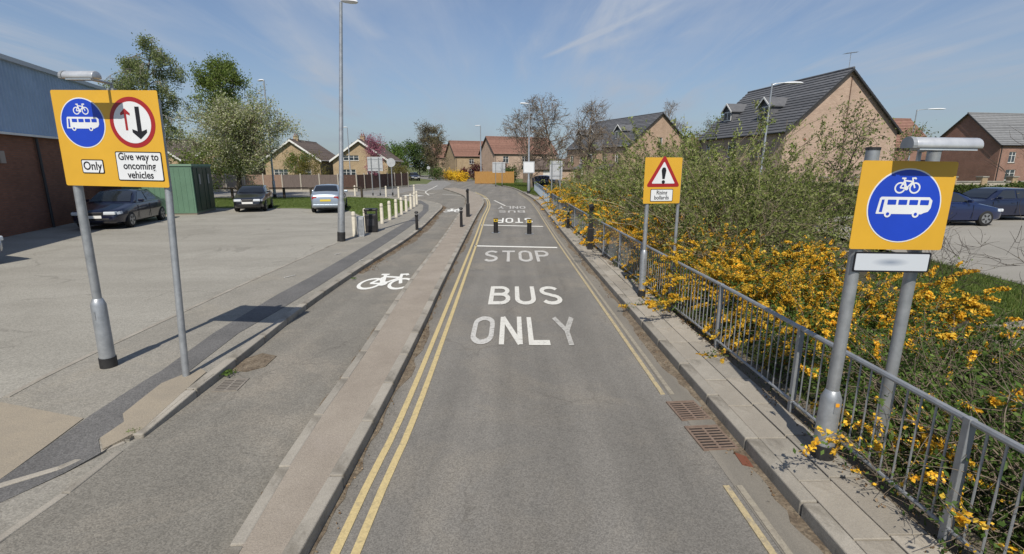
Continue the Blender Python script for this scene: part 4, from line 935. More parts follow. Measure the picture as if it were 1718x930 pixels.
# the large brick house on the right
H1 = house(23.1, 36.0, math.atan2(1.66, 11.0), 8.8, 11.2, 4.95, 8.95, 'large sandy brick house with a blank gable, grey tiled roof and roof aerial', pink_b, slate,
      ops={'l': [(-4.6, -3.6, 3.2, 4.4), (-1.2, 0, 3.2, 4.4), (2.2, 3.4, 3.2, 4.4), (-4.4, -3.2, .9, 2.2), (-.6, .3, 0, 2.05, 'd'), (1.8, 3.6, .9, 2.2, 'w', 3)],
           'r': [(-4, -2.8, 3.2, 4.4), (1, 2.2, 3.2, 4.4)]},
      dormers=[(-1, 9.3, 6.25, 1.25, .85), (-1, 3.9, 6.0, 1.25, .95)], trimw=.12)
MB().box(.16, .22, -.03, -.012, 2.9, 8.5).build('movement_joint', mat('joint sealant', (.12, .075, .055), rough=.9), H1)
MB().box(-2.9, -2.75, -.04, -.0, 4.25, 4.38).build('vent', mat('terracotta vent', (.22, .07, .045)), H1)
MB().box(4.2, 4.26, -.04, -.0, .0, 2.3).build('meter_cable', darktrim, H1)
ae = MB().tube([(0.1, .3, 8.9), (0.1, .3, 10.1)], .02, 6).build('roof_aerial', galv_dull, H1)
MB().tube([(-.5, .15, 9.95), (.75, .5, 10.15)], .016, 5).build('boom', galv_dull, ae)
for k in range(7): c = -.45 + k * .18; MB().tube([(c, .16 + k * .05 - .22, 9.96 + k * .03), (c, .16 + k * .05 + .22, 9.96 + k * .03)], .01, 4).build('element', galv_dull, ae)
# the brick terrace in the middle
H2 = house(19.1, 66.0, math.atan2(5.5, 13), 9.9, 15.5, 5.1, 9.1, 'brick terrace with three roof dormers, behind the bare trees', tan_b, slate,
      ops={'l': [(-6.8, -5.8, 2.9, 4.1), (-4.0, -3.2, 2.9, 4.1, 'w', 2), (-.8, .2, 2.9, 4.1), (2.0, 3.0, 2.9, 4.1), (5, 6, 2.9, 4.1), (-6.6, -5.4, .8, 2.1), (-3.9, -3.0, 0, 2.05, 'd'), (-1, .4, .8, 2.1), (2.2, 3.1, 0, 2.05, 'd'), (4.6, 6, .8, 2.1)],
           'f': [(-.35, .35, 5.2, 6.1, 'w', 1)]},
      dormers=[(-1, 3.6, 6.0, 1.5, 1.1), (-1, 10.2, 6.0, 1.5, 1.1), (-1, 13.6, 6.0, 1.5, 1.1)], trimw=.12)
def porch(p, yy, wd):
    pr = MB().add([(-4.95, yy - wd/2, 2.75), (-4.95, yy + wd/2, 2.75), (-6.1, yy + wd/2, 2.2), (-6.1, yy - wd/2, 2.2), (-4.95, yy - wd/2, 2.6), (-4.95, yy + wd/2, 2.6), (-6.1, yy + wd/2, 2.1), (-6.1, yy - wd/2, 2.1)],
        [(0, 1, 2, 3), (7, 6, 5, 4), (3, 2, 6, 7), (0, 3, 7, 4), (1, 5, 6, 2)]).build('porch_roof', slate, p)
    for q in (-1, 1): MB().box(-6.0, -5.9, yy + q * (wd/2 - .1) - .05, yy + q * (wd/2 - .1) + .05, 0, 2.15).build('porch_post', whitew, pr)
porch(H2, 4.3, 2.6); porch(H2, 10.4, 2.4)
bay = MB().box(-6.0, -4.97, 5.6, 8.8, 0, 4.7).build('bay', tan_b, H2)
MB().add([(-6.2, 5.3, 4.6), (-6.2, 9.1, 4.6), (-4.6, 5.3, 4.6), (-4.6, 9.1, 4.6), (-6.2, 7.2, 6.1), (-3.6, 7.2, 6.1)], [(0, 4, 5, 2), (1, 3, 5, 4), (0, 1, 4)]).build('bay_roof', slate, bay)
MB().box(-6.04, -6.0, 6.6, 7.8, 2.9, 4.1).build('bay_window', upvc, bay)
MB().box(-6.06, -6.04, 6.7, 7.7, 3.0, 4.0).build('bay_pane', glass_w, bay)
MB().box(-5.7, -5.5, -.12, -.03, 6.2, 6.35).build('vent', darktrim, H2) if False else None
# house at the right edge (gable in shade, front wall in the sun)
H5 = house(55.1, 62.4, math.atan2(1.4, 8) - math.pi / 2 + math.pi * 0, 8.2, 14, 5.0, 8.7, 'brick house at the right edge with its dark gable turned away from the sun', red_b, slate_l,
      ops={'r': [(-5.6, -4.6, 2.9, 4.1), (-1.5, -.5, 2.9, 4.1), (-5.6, -4.2, .9, 2.1)], 'l': [(-5.6, -4.6, 2.9, 4.1), (-1.5, -.5, 2.9, 4.1)]}, trimw=.12)
H6 = house(43.0, 70.0, -math.pi / 2 + .2, 8.4, 13, 5.0, 8.9, 'red roofed house showing between the two right-hand houses', red_b, redtile, ops={'r': [(-5, -4, 2.9, 4.1), (-1, 0, 2.9, 4.1)]})
H7 = house(30, 88, -math.pi / 2 + .3, 8.0, 12, 4.2, 7.2, 'low red roofed house glimpsed right of the brick terrace', red_b, redtile)
H8 = house(27.5, 60, -math.pi / 2 + .3, 7.0, 8, 3.2, 5.8, 'grey roofed outhouse tucked left of the large brick house', red_b, slate, name='outhouse')
# far red-roofed houses
Ha = house(-5.1, 103.6, -math.atan2(7.2, 3.4), 8.0, 14, 5.0, 8.3, 'far pinkish brick house with red tiled roof behind the orange fence', pink_b, redtile,
      ops={'r': [(-5.2, -4.0, 3.1, 4.4), (-1, .2, 3.1, 4.4), (3.5, 4.7, 3.1, 4.4), (-5, -3.6, .9, 2.2), (0, 1, 0, 2.05, 'd')]}, trimw=.14)
Hb = house(-13.7, 113.0, -math.atan2(7.2, 3.2), 7.6, 12, 4.7, 7.9, 'far buff brick house with red tiled roof, left of its taller neighbour', buff_b, redtile,
      ops={'r': [(-2.9, -1.8, 3.0, 4.0), (1.2, 2.2, 3.0, 4.0), (-3, -1.9, .9, 2.0), (2, 3, .9, 2.1)]}, trimw=.14)
Hc = house(-19.5, 124.0, -math.atan2(7.2, 3.2), 7.6, 11, 4.6, 7.6, 'farthest red roofed house, mostly behind the round brown tree', tan_b, redtile, ops={'r': [(-2.9, -1.8, 3.0, 4.0), (1.2, 2.2, 3.0, 4.0)]})
# garage beside the orange fence
ga = house(2.4, 77, -math.pi / 2 + .25, 5.6, 7.5, 2.1, 3.5, 'low pink brick garage with dark roof behind the bare trees', pink_b, browntile, name='garage', ops={'r': [(-2.2, .2, 0, 1.9, 'g')]}, gutter=False)
# chalet houses across the side street, left
for i, (x, y, l, ops) in enumerate([(-23.9, 80, 'chalet house with a wide letterbox window under its white-edged gable, nearest the pink tree', [(-2.6, -.2, 3.35, 4.15, 'w', 3)]),
        (-34.6, 80, 'chalet house with a white-edged gable half hidden right of the blossom tree', [(1.3, 2.7, 3.2, 4.1, 'w', 2)]),
        (-45.2, 79, 'chalet house seen through the branches of the white blossom tree', [(-1.2, .8, 3.0, 3.9, 'w', 3)]),
        (-52.6, 74, 'chalet house with a white-edged gable peeping out right of the large yellow sign', [(.6, 2.0, 3.2, 4.3, 'w', 2)])]):
    h = house(x, y, .03, 8.6, 11, 3.6, 6.55, l, buff_b, browntile, ops={'f': ops + [(-3, -.8, .7, 2.0, 'w', 3), (1, 2.8, .7, 2.0)]}, verge=whitew, trimw=.28, over=.45, chimney=(2.4, .75) if i in (0, 1) else None, group='white-gabled chalet houses')
# industrial building on the left
bd = thing('warehouse', (-17.46, 16.75, .1), math.atan2(9.88, -3.27) , 'long warehouse with blue-grey corrugated cladding over a dark brown brick wall', 'warehouse')
# local x runs along the wall (away from the camera), local -y is the car park side
Lb0, Lb1 = -16.0, 11.3; zt_, zm_ = 6.05, 3.55
clad = mat('blue-grey cladding', (.32, .43, .58), (.28, .38, .52), rough=.55, scale=1.2, stain=(.5, .5, .75, (.17, .24, .33), .5))
db_ = MB(); n_ = 1; db_.box(Lb0, Lb1, -.0, .22, 0, zm_); db_.box(Lb1 - .22, Lb1, .22, 24, 0, zm_); db_.box(Lb0, Lb0 + .22, .22, 24, 0, zm_); db_.build('brick_wall', dark_b, bd)
cb_ = MB(); prof = []
xx = Lb0 - .05
while xx < Lb1 + .05:
    prof += [(xx, -.10), (xx + .05, -.135), (xx + .12, -.135), (xx + .17, -.10)]; xx += .22
vs = [(a, b, zm_ + .02) for a, b in prof] + [(a, b, zt_) for a, b in prof]; n = len(prof)
cb_.add(vs, [(i, i + 1, n + i + 1, n + i) for i in range(n - 1)]); cb_.build('cladding', clad, bd, fix=False)
cb_ = MB(); prof = []; yy = -.1
while yy < 24: prof += [(yy, Lb1 + .10), (yy + .05, Lb1 + .135), (yy + .12, Lb1 + .135), (yy + .17, Lb1 + .10)]; yy += .22
vs = [(b, a, zm_ + .02) for a, b in prof] + [(b, a, zt_) for a, b in prof]; n = len(prof)
cb_.add(vs, [(i, i + 1, n + i + 1, n + i) for i in range(n - 1)]); cb_.build('end_cladding', clad, bd, fix=False)
MB().box(Lb0 - .1, Lb1 + .14, -.20, -.08, zm_ - .06, zm_ + .02).build('drip_flashing', whitew, bd)
MB().box(Lb0 - .15, Lb1 + .2, -.28, -.06, zt_, zt_ + .16).build('gutter', mat('pale grey gutter', (.42, .45, .48), rough=.5), bd)
MB().add([(Lb0 - .15, -.06, zt_ + .12), (Lb1 + .2, -.06, zt_ + .12), (Lb1 + .2, 24, zt_ + 1.4), (Lb0 - .15, 24, zt_ + 1.4)], [(0, 1, 2, 3)]).build('roof', mat('grey sheet roof', (.2, .21, .22), rough=.6), bd, fix=False)
MB().box(Lb0 - .05, Lb1 + .05, .24, .3, zm_, zt_ + .1).build('inner_lining', darktrim, bd)
for k, (a, b) in enumerate([(-1.25, 3.05), (.15, 2.55), (.85, 2.5)]): MB().box(a, a + .28, -.06, -.005, b, b + .42).build('vent', mat('pale wall vent', (.33, .28, .24), rough=.7), bd)
for a in (-9, 3.2): MB().tube([(a, -.09, 0), (a, -.09, zm_ - .1)], .05, 8).build('downpipe', darktrim, bd)
# green container
ct = thing('storage_container', (-15.85, 25.0, .1), R(14), 'green steel storage container beyond the dark saloon car', 'container')
cg = mat('green painted steel', (.115, .215, .145), (.10, .185, .125), rough=.55, scale=1.5, stain=(1.2, .5, .75, (.10, .19, .12), .5))
dk = mat('dark green painted steel', (.022, .045, .028), (.03, .055, .035), rough=.5, scale=3)
MB().box(-3.1, 0, 0, 2.9, .10, 2.40).build('container_body', cg, ct)
MB().box(-3.14, .04, -.04, 2.94, 2.40, 2.50).build('roof', mat('faded green steel roof', (.16, .26, .19), rough=.7), ct)
MB().box(-3.1, 0, .02, 2.88, -.05, .10).build('skid_base', mat('dirty concrete base', (.22, .20, .16), rough=.9), ct)
for k in range(13): MB().box(-2.95 + k * .235, -2.90 + k * .235, -.012, -.001, .2, 2.3).build('rib', cg, ct)
for k in range(2): d_ = MB().box(.005, .035, .12 + k * 1.36, 1.40 + k * 1.36, .16, 2.34).build('door', dk, ct); MB().box(.036, .06, .62 + k * 1.36, .66 + k * 1.36, .2, 2.3).build('lock_bar', dk, d_); MB().box(.062, .07, .72 + k * 1.3, .92 + k * 1.3, 1.5, 2.0).build('notice', mat('faded notice', (.3, .3, .28), rough=.8), d_)
# garden fence across the side street
fpts = [(-36, 50.2), (-15.6, 50.6), (-14.9, 53.5), (-12.8, 62.0)]
fence = thing('garden_fence', (-36, 50.2, .0), 0, 'boarded fence with concrete posts across the side street, pale at its left end', 'fence')
concp = mat('concrete fence post', (.42, .39, .33), (.34, .31, .26), rough=.9, scale=4)
wood = [mat('grey weathered fence wood', (.23, .19, .15), (.30, .255, .205), rough=.9, scale=5, stretch=(6, 6, .6)), mat('pinkish fence wood', (.27, .185, .14), (.22, .15, .11), rough=.9, scale=5, stretch=(6, 6, .6)),
        mat('dull brown fence wood', (.12, .095, .085), (.16, .13, .115), rough=.9, scale=5, stretch=(6, 6, .6)), mat('dark brown fence wood', (.070, .040, .030), (.095, .055, .042), rough=.9, scale=5, stretch=(6, 6, .6))]
tot = 0; segs = []
for a, b in zip(fpts, fpts[1:]):
    a = Vector((*a, 0)); b = Vector((*b, 0)); n = max(1, round((b - a).length / 1.83))
    for i in range(n): segs.append((a.lerp(b, i / n), a.lerp(b, (i + 1) / n)))
pcache = {}
for i, (a, b) in enumerate(segs):
    L_ = (b - a).length; ang = math.atan2((b - a).y, (b - a).x); o3 = a - Vector((-36, 50.2, 0))
    p = MB().box(-.055, .055, -.055, .055, 0, 1.78).build('post', concp, fence); p.location = o3; p.rotation_euler = (0, 0, ang)
    w_ = wood[0] if i < 5 else wood[1] if i < 7 else wood[2] if i < 10 else wood[3]
    mb = MB(); nb = 13
    for k in range(nb):
        x0 = .06 + (L_ - .12) * k / nb; x1 = .06 + (L_ - .12) * (k + 1) / nb; q = rnd.uniform(-.006, .006)
        mb.box(x0 + .004, x1 - .004, -.012 + q, .012 + q, .22, 1.66)
    pn = mb.build('panel', w_, fence); pn.location = o3; pn.rotation_euler = (0, 0, ang)
    gb = MB().box(.06, L_ - .06, -.03, .03, .0, .20).build('gravel_board', concp, fence); gb.location = o3; gb.rotation_euler = (0, 0, ang)
p = MB().box(-.055, .055, -.055, .055, 0, 1.78).build('post', concp, fence); p.location = Vector((*fpts[-1], 0)) - Vector((-36, 50.2, 0))
# orange fence far ahead
of = thing('garden_fence', (-5.3, 72.5, 0), -.06, 'bright orange wooden fence below the far red-roofed house', 'fence')
om = mat('orange fence wood', (.40, .22, .06), (.33, .17, .045), rough=.8, scale=3, stretch=(6, 6, .8))
for i in range(3):
    mb = MB()
    for k in range(14): mb.box(i * 1.85 + k * .13, i * 1.85 + k * .13 + .122, -.012, .012 + rnd.uniform(0, .01), .06, 1.75 + rnd.uniform(-.01, .01))
    mb.build('panel', om, of)
    MB().box(i * 1.85 - .05, i * 1.85 - .005, -.05, .05, 0, 1.85).build('post', om, of)
MB().box(5.5, 5.6, -.05, .05, 0, 1.85).build('post', om, of)
# low wall behind the right-hand car park
bw = thing('boundary_wall', (18, 33.0, 0), math.atan2(4.6, 36), 'low wall with buff brick piers and pale panels behind the right-hand car park', 'wall')
pm_ = None
panelm = mat('pale wall panel', (.42, .38, .32), (.34, .31, .26), rough=.9, scale=3)
for i in range(18):
    x = i * 2.4
    MB().box(x, x + .42, -.21, .21, 0, 1.75).build('pier', buff_b, bw); MB().box(x - .04, x + .46, -.25, .25, 1.75, 1.83).build('pier_cap', stonem, bw)
    MB().box(x + .42, x + 2.4, -.10, .10, 0, 1.42).build('panel', panelm, bw); MB().box(x + .42, x + 2.4, -.14, .14, 1.42, 1.50).build('coping', stonem, bw)

# ------------------------------------------------------------------ cars
def paint(name, c, c2=None): return mat(name, c, rough=.28, coat=1.0, spec=.5, metal=.25)
def car(name, loc, rz, label, paintm, L=4.5, hw=.87, roofz=1.42, bonnet=.93, boot=.98, cab=(1.22, 2.0, 3.05, 3.95), hatch=False, plates=('w', 'y'), trim=blackp):
    """front of the car at -y, rear at +y, centred on the origin"""
    t = thing('parked_car', loc, rz, label, 'car'); y0 = -L / 2
    top = [(0, .50), (.04, .62), (.14, .70), (.35, .76), (.75, .84), (cab[0], bonnet), (cab[0] + .3, bonnet + .02), (cab[3] - .2, boot), (cab[3] + (.0 if hatch else .05), boot), (L - .12, boot - (.02 if not hatch else .03)), (L - .03, boot - .12), (L, .62)]
    wid = [(0, .70 * hw), (.06, .80 * hw), (.22, .90 * hw), (.6, .97 * hw), (1.3, hw), (L - 1.2, hw), (L - .45, .95 * hw), (L - .10, .86 * hw), (L, .78 * hw)]
    bot = [(0, .34), (.12, .24), (.6, .20), (L - .6, .21), (L - .15, .27), (L, .36)]
    st = sorted(set([0, .03, .08, .14, .25, .4, .6, .85, 1.1, cab[0], 1.5, 1.9, 2.3, 2.7, 3.1, 3.5, cab[3], L - .45, L - .3, L - .15, L - .07, L - .02, L]))
    mb = MB(); rings = []
    for s in st:
        w = interp(wid, s); zt = interp(top, s); zb = interp(bot, s); zm = zb + (zt - zb) * .5
        half = [(0, zb), (.82 * w, zb), (.95 * w, zb + .05), (.985 * w, zm - .06), (w, zm + .03), (.985 * w, zt - .16 * (zt - zb) - .02), (.95 * w, zt - .045), (.86 * w, zt - .008), (.5 * w, zt + .018), (0, zt + .025)]
        ring = [(x, y0 + s, z) for x, z in half] + [(-x, y0 + s, z) for x, z in half[-2:0:-1]]; rings.append(ring)
    n = len(rings[0]); vs = [v for r in rings for v in r]
    fs = [(i * n + j, i * n + (j + 1) % n, (i + 1) * n + (j + 1) % n, (i + 1) * n + j) for i in range(len(rings) - 1) for j in range(n)] + [tuple(range(n)), tuple(range((len(rings) - 1) * n, len(rings) * n))]
    mb.add(vs, fs); body = mb.build('body', paintm, t, smooth=True)
    wy = (y0 + .86, y0 + L - .98)
    cut = MB()
    for yy in wy:
        for s in (-1, 1): cut.tube([(s * (hw - .24), yy, .31), (s * (hw + .1), yy, .31)], .355, 24)
    co = cut.build('cut', blackp); md = body.modifiers.new('b', 'BOOLEAN'); md.object = co; md.operation = 'DIFFERENCE'; md.solver = 'EXACT'
    bpy.context.view_layer.update(); dg = bpy.context.evaluated_depsgraph_get()
    me = bpy.data.meshes.new_from_object(body.evaluated_get(dg)); body.modifiers.clear(); old = body.data; body.data = me; bpy.data.meshes.remove(old); me.name = 'body'
    cm = co.data; bpy.data.objects.remove(co); bpy.data.meshes.remove(cm)
    # cabin
    def belt(s): return interp(top, s)
    def zr(s): return interp([(cab[0], bonnet - .02), (cab[0] + .42, bonnet + .27), (cab[1], roofz - .06), (cab[1] + .35, roofz), (cab[2], roofz - .01), (cab[2] + .3, roofz - .07), (cab[3], boot + (.0 if not hatch else .02))], s)
    k_ = .40
    def side(s, z): return interp(wid, s) * .90 - max(0, z - belt(s)) * k_
    cs = [cab[0], cab[0] + .2, cab[0] + .42, cab[0] + .6, cab[1], cab[1] + .35, (cab[1] + cab[2]) / 2, cab[2], cab[2] + .3, (cab[2] + cab[3]) / 2 + .1, cab[3] - .1, cab[3]]
    cb = MB(); rr = []
    for s in cs:
        z = zr(s); b_ = belt(s) - .03; zz = max(z, b_ + .01); e = min(.10, (zz - b_) * .3)
        half = [(side(s, b_), b_), (side(s, zz - e), zz - e), (side(s, zz - e) - .05, zz - e * .3), (side(s, zz) * .6, zz + .005), (0, zz + .02)]
        rr.append([(x, y0 + s, q) for x, q in half] + [(-x, y0 + s, q) for x, q in half[-2::-1]])
    n = len(rr[0]); vs = [v for r in rr for v in r]
    cb.add(vs, [(i * n + j, i * n + j + 1, (i + 1) * n + j + 1, (i + 1) * n + j) for i in range(len(rr) - 1) for j in range(n - 1)]); cb.build('cabin', paintm, t, smooth=True)
    # glass patches, a little proud of the cabin
    def ptop(s, u, lift=.012):      # on the windscreen or rear screen; u in -1..1
        z = zr(s); sd = side(s, z) - .07
        return Vector((u * sd, y0 + s, z + .02 + lift - .012 * u * u))
    def screen(sa, sb, nm):
        vs = []; N1, N2 = 5, 9
        for i in range(N1):
            s = sa + (sb - sa) * i / (N1 - 1)
            for j in range(N2): vs.append(ptop(s, -1 + 2 * j / (N2 - 1)))
        MB().add(vs, [(i * N2 + j, i * N2 + j + 1, (i + 1) * N2 + j + 1, (i + 1) * N2 + j) for i in range(N1 - 1) for j in range(N2 - 1)]).build(nm, glass_c, t, smooth=True)
    screen(cab[0] + .10, cab[1] - .03, 'windscreen'); screen(cab[3] - .13, cab[2] + .22, 'rear_window')
    for sgn in (-1, 1):
        for nm, q in (('side_window', [(cab[0] + .42, 0), (cab[1] + .12, 1), ((cab[1] + cab[2]) / 2 - .02, 1), ((cab[1] + cab[2]) / 2 - .02, 0)]), ('side_window', [((cab[1] + cab[2]) / 2 + .06, 0), ((cab[1] + cab[2]) / 2 + .06, 1), (cab[2] + .0, 1), (cab[2] + (.30 if not hatch else .45), .45), (cab[2] + (.42 if not hatch else .5), 0)])):
            vs = []
            for s, u in q:
                zlo = belt(s) + .035; zhi = roofz - .095; z = zlo + (zhi - zlo) * u; vs.append((sgn * (side(s, z) + .008), y0 + s, z))
            MB().add(vs, [tuple(range(len(vs)))]).build(nm, glass_c, t, fix=False)
        # door shut lines and handles
        for s in (cab[0] + .28, (cab[1] + cab[2]) / 2 + .02): 
            w = interp(wid, s) + .002; MB().box(min(sgn * (w - .012), sgn * (w + .001)), max(sgn * (w - .012), sgn * (w + .001)), y0 + s - .006, y0 + s + .006, .30, .86).build('door_seam', blackp, t)
        for s in ((cab[1] + cab[2]) / 2 - .18, (cab[1] + cab[2]) / 2 + .82):
            w = interp(wid, s) * .985; MB().box(min(sgn * w, sgn * (w + .025)), max(sgn * w, sgn * (w + .025)), y0 + s - .09, y0 + s + .07, .78, .81).build('door_handle', paintm, t, bevel=.006)
        M = Matrix.Translation((sgn * (hw + .04), y0 + cab[0] + .50, bonnet + .09))
        MB().box(-.10, .10, -.05, .06, -.06, .06, M=M).build('wing_mirror', paintm, t, bevel=.025)
        # head and tail lamps wrapped round the corners
        def patch(nm, ss, z0, z1, m_, xin):
            vs = []; 
            for s, zz0, zz1 in ss:
                w = interp(wid, max(0, min(L, s)))
                vs.append((sgn * (w * .985 + .008), y0 + s, zz0)); vs.append((sgn * (w * .97 + .004), y0 + s, zz1))
            MB().add(vs, [(2 * i, 2 * i + 2, 2 * i + 3, 2 * i + 1) for i in range(len(ss) - 1)]).build(nm, m_, t, fix=False)
        hb = MB().box(min(sgn * .36 * hw, sgn * .80 * hw), max(sgn * .36 * hw, sgn * .80 * hw), y0 - .012, y0 + .22, .565, .69).build('headlamp', lampglass, t, bevel=.03)
        patch('indicator', [(.10, .575, .67), (.22, .58, .69), (.36, .60, .70)], 0, 0, lampglass, 0)
        tb = MB().box(min(sgn * .50 * hw, sgn * .80 * hw), max(sgn * .50 * hw, sgn * .80 * hw), y0 + L - .14, y0 + L + .012 - .03, .70, .87).build('tail_lamp', redlens, t, bevel=.025)
        patch('side_tail_lamp', [(L - .30, .74, .86), (L - .16, .71, .86), (L - .04, .70, .85)], 0, 0, redlens, 0)
    MB().box(-.33 * hw, .33 * hw, y0 - .012, y0 + .06, .56, .67).build('grille', mat('dark grille', (.02, .02, .022), rough=.4), t, bevel=.012)
    MB().box(-.55 * hw, .55 * hw, y0 - .006, y0 + .06, .36, .44).build('lower_intake', blackp, t, bevel=.01)
    MB().box(-.30 * hw, .30 * hw, y0 - .016, y0 - .01, .645, .66).build('grille_bar', chrome, t)
    MB().box(-.26, .26, y0 - .024, y0 - .008, .445, .55).build('front_number_plate', plate_w, t)
    MB().box(-.26, .26, y0 + L - .008, y0 + L + .014, .62 if not hatch else .55, .725 if not hatch else .66).build('rear_number_plate', plate_y, t)
    MB().box(-.76 * hw, .76 * hw, y0 + L - .05, y0 + L + .022, .37, .47).build('rear_bumper_strip', paintm, t, bevel=.012)
    for yy in wy:
        for s in (-1, 1):
            wh = MB().tube([(s * (hw - .20), yy, .31), (s * (hw - .19), yy, .31), (s * (hw - .02), yy, .31), (s * (hw - .005), yy, .31)], [.28, .31, .31, .29], 28).build('wheel', rubber, t, smooth=True)
            MB().tube([(s * (hw - .03), yy, .31), (s * (hw - .001), yy, .31)], .205, 24).build('rim', alloy, wh)
            for k in range(5):
                a = 2 * math.pi * (k + .5) / 5; M = Matrix.Translation((s * (hw + .001), yy, .31)) @ Matrix.Rotation(a, 4, 'X')
                MB().box(-.002, .002, -.035, .035, .07, .18, M=M).build('rim_gap', blackp, wh)
    MB().box(-.70 * hw, .70 * hw, y0 + .5, y0 + L - .5, .16, .24).build('underbody', blackp, t)
    return t
navy = paint('dark navy car paint', (.007, .010, .030)); blackc = paint('black car paint', (.012, .013, .018)); silver = mat('silver-blue car paint', (.34, .40, .47), rough=.3, metal=.5, coat=1)
blue = paint('deep blue car paint', (.008, .018, .075)); darkblue = paint('dark blue car paint', (.008, .013, .042)); greyc = mat('light grey car paint', (.42, .43, .44), rough=.3, metal=.4, coat=1)
car('c1', (-16.45, 21.1, .11), R(14) , 'dark navy saloon parked beside the brown warehouse wall', navy, L=4.7, hw=.90, roofz=1.44)
car('c2', (-14.5, 28.1, .11), R(17), 'small black car facing the camera in front of the grass', blackc, L=3.8, hw=.78, roofz=1.36, cab=(1.1, 1.8, 2.7, 3.6), hatch=True, boot=1.0)
car('c3', (-10.1, 27.7, .11), R(180 + 14), 'silver-blue saloon seen from behind at the edge of the grass', silver, L=4.2, hw=.81, roofz=1.42, boot=1.02, cab=(1.2, 1.9, 2.9, 3.75))
car('c4', (-15.05, 11.9, .11), R(84), 'light grey car cut off by the left edge', greyc, L=4.4, hw=.86, hatch=True, cab=(1.1, 1.85, 3.1, 4.1))
car('c5', (18.0, 21.1, .095), R(93), 'deep blue saloon in the right-hand car park, partly behind the large yellow sign', blue, L=4.5, hw=.88, roofz=1.42)
car('c6', (22.3, 23.2, .095), R(-86), 'dark blue car behind the deep blue saloon, cut off by the right edge', darkblue, L=4.5, hw=.88, roofz=1.44, hatch=True, cab=(1.1, 1.85, 3.2, 4.1))
car('c7', (4.2, 60.5, .0), R(70), 'dark blue car beside the pink brick garage', darkblue, L=4.2, hw=.86, hatch=True, cab=(1.1, 1.8, 3.0, 3.9))
car('c8', (-17.5, 90, .0), R(20), 'small dark car at the far bend of the road past the fence', blackc, L=4.2, hw=.86, hatch=True, cab=(1.1, 1.8, 3.0, 3.9))

# ------------------------------------------------------------------ plants
rg = np.random.default_rng(11)
def fast_mesh(name, V, F):      # V (n,3), F (m,k) all faces the same size
    me = bpy.data.meshes.new(name); n = len(V); m, k = F.shape
    me.vertices.add(n); me.vertices.foreach_set('co', V.astype(np.float32).ravel())
    me.loops.add(m * k); me.loops.foreach_set('vertex_index', F.astype(np.int32).ravel())
    me.polygons.add(m); me.polygons.foreach_set('loop_start', np.arange(0, m * k, k, dtype=np.int32)); me.polygons.foreach_set('loop_total', np.full(m, k, dtype=np.int32))
    me.update(calc_edges=True); me.validate(); return me
def unit(v): return v / np.maximum(1e-9, np.linalg.norm(v, axis=-1, keepdims=True))
def leaf_quads(P, size, asp=.5, up=0.0, dirs=None, jit=1.0):
    """a pointed leaf (4-corner diamond) at each point"""
    n = len(P); t = unit(rg.normal(size=(n, 3)) * jit + (dirs if dirs is not None else 0) + np.array([0, 0, up]))
    b = unit(np.cross(t, rg.normal(size=(n, 3)))); s = (size * rg.uniform(.6, 1.35, n))[:, None]
    V = np.stack([P - t * s * .5, P + b * s * asp * .5, P + t * s * .5, P - b * s * asp * .5], 1).reshape(-1, 3)
    return V, np.arange(4 * n).reshape(n, 4)
def tubes(paths, k=4):
    """list of (points (m,3), radii (m)); returns one vertex and face array"""
    VV = []; FF = []; o = 0
    for P, r in paths:
        P = np.asarray(P, float); m = len(P)
        d = unit(np.gradient(P, axis=0)); ref = np.where(np.abs(d[:, 2:3]) > .9, np.array([[1., 0, 0]]), np.array([[0., 0, 1.]]))
        a = unit(np.cross(d, ref)); b = np.cross(d, a); q = np.arange(k) * 2 * np.pi / k
        ring = P[:, None] + (a[:, None] * np.cos(q)[None, :, None] + b[:, None] * np.sin(q)[None, :, None]) * np.asarray(r)[:, None, None]
        VV.append(ring.reshape(-1, 3)); i = np.arange(m - 1)[:, None] * k; j = np.arange(k)[None]
        FF.append(np.stack([i + j, i + (j + 1) % k, i + k + (j + 1) % k, i + k + j], -1).reshape(-1, 4) + o); o += m * k
    return np.concatenate(VV), np.concatenate(FF)
def wob(p0, d, L, n, w, curve=(0, 0, 0)):
    """a wandering branch from p0"""
    P = [np.array(p0, float)]; d = unit(np.array(d, float)); c = np.array(curve, float)
    for i in range(n): d = unit(d + rg.normal(size=3) * w + c / n); P.append(P[-1] + d * L / n)
    return np.array(P)
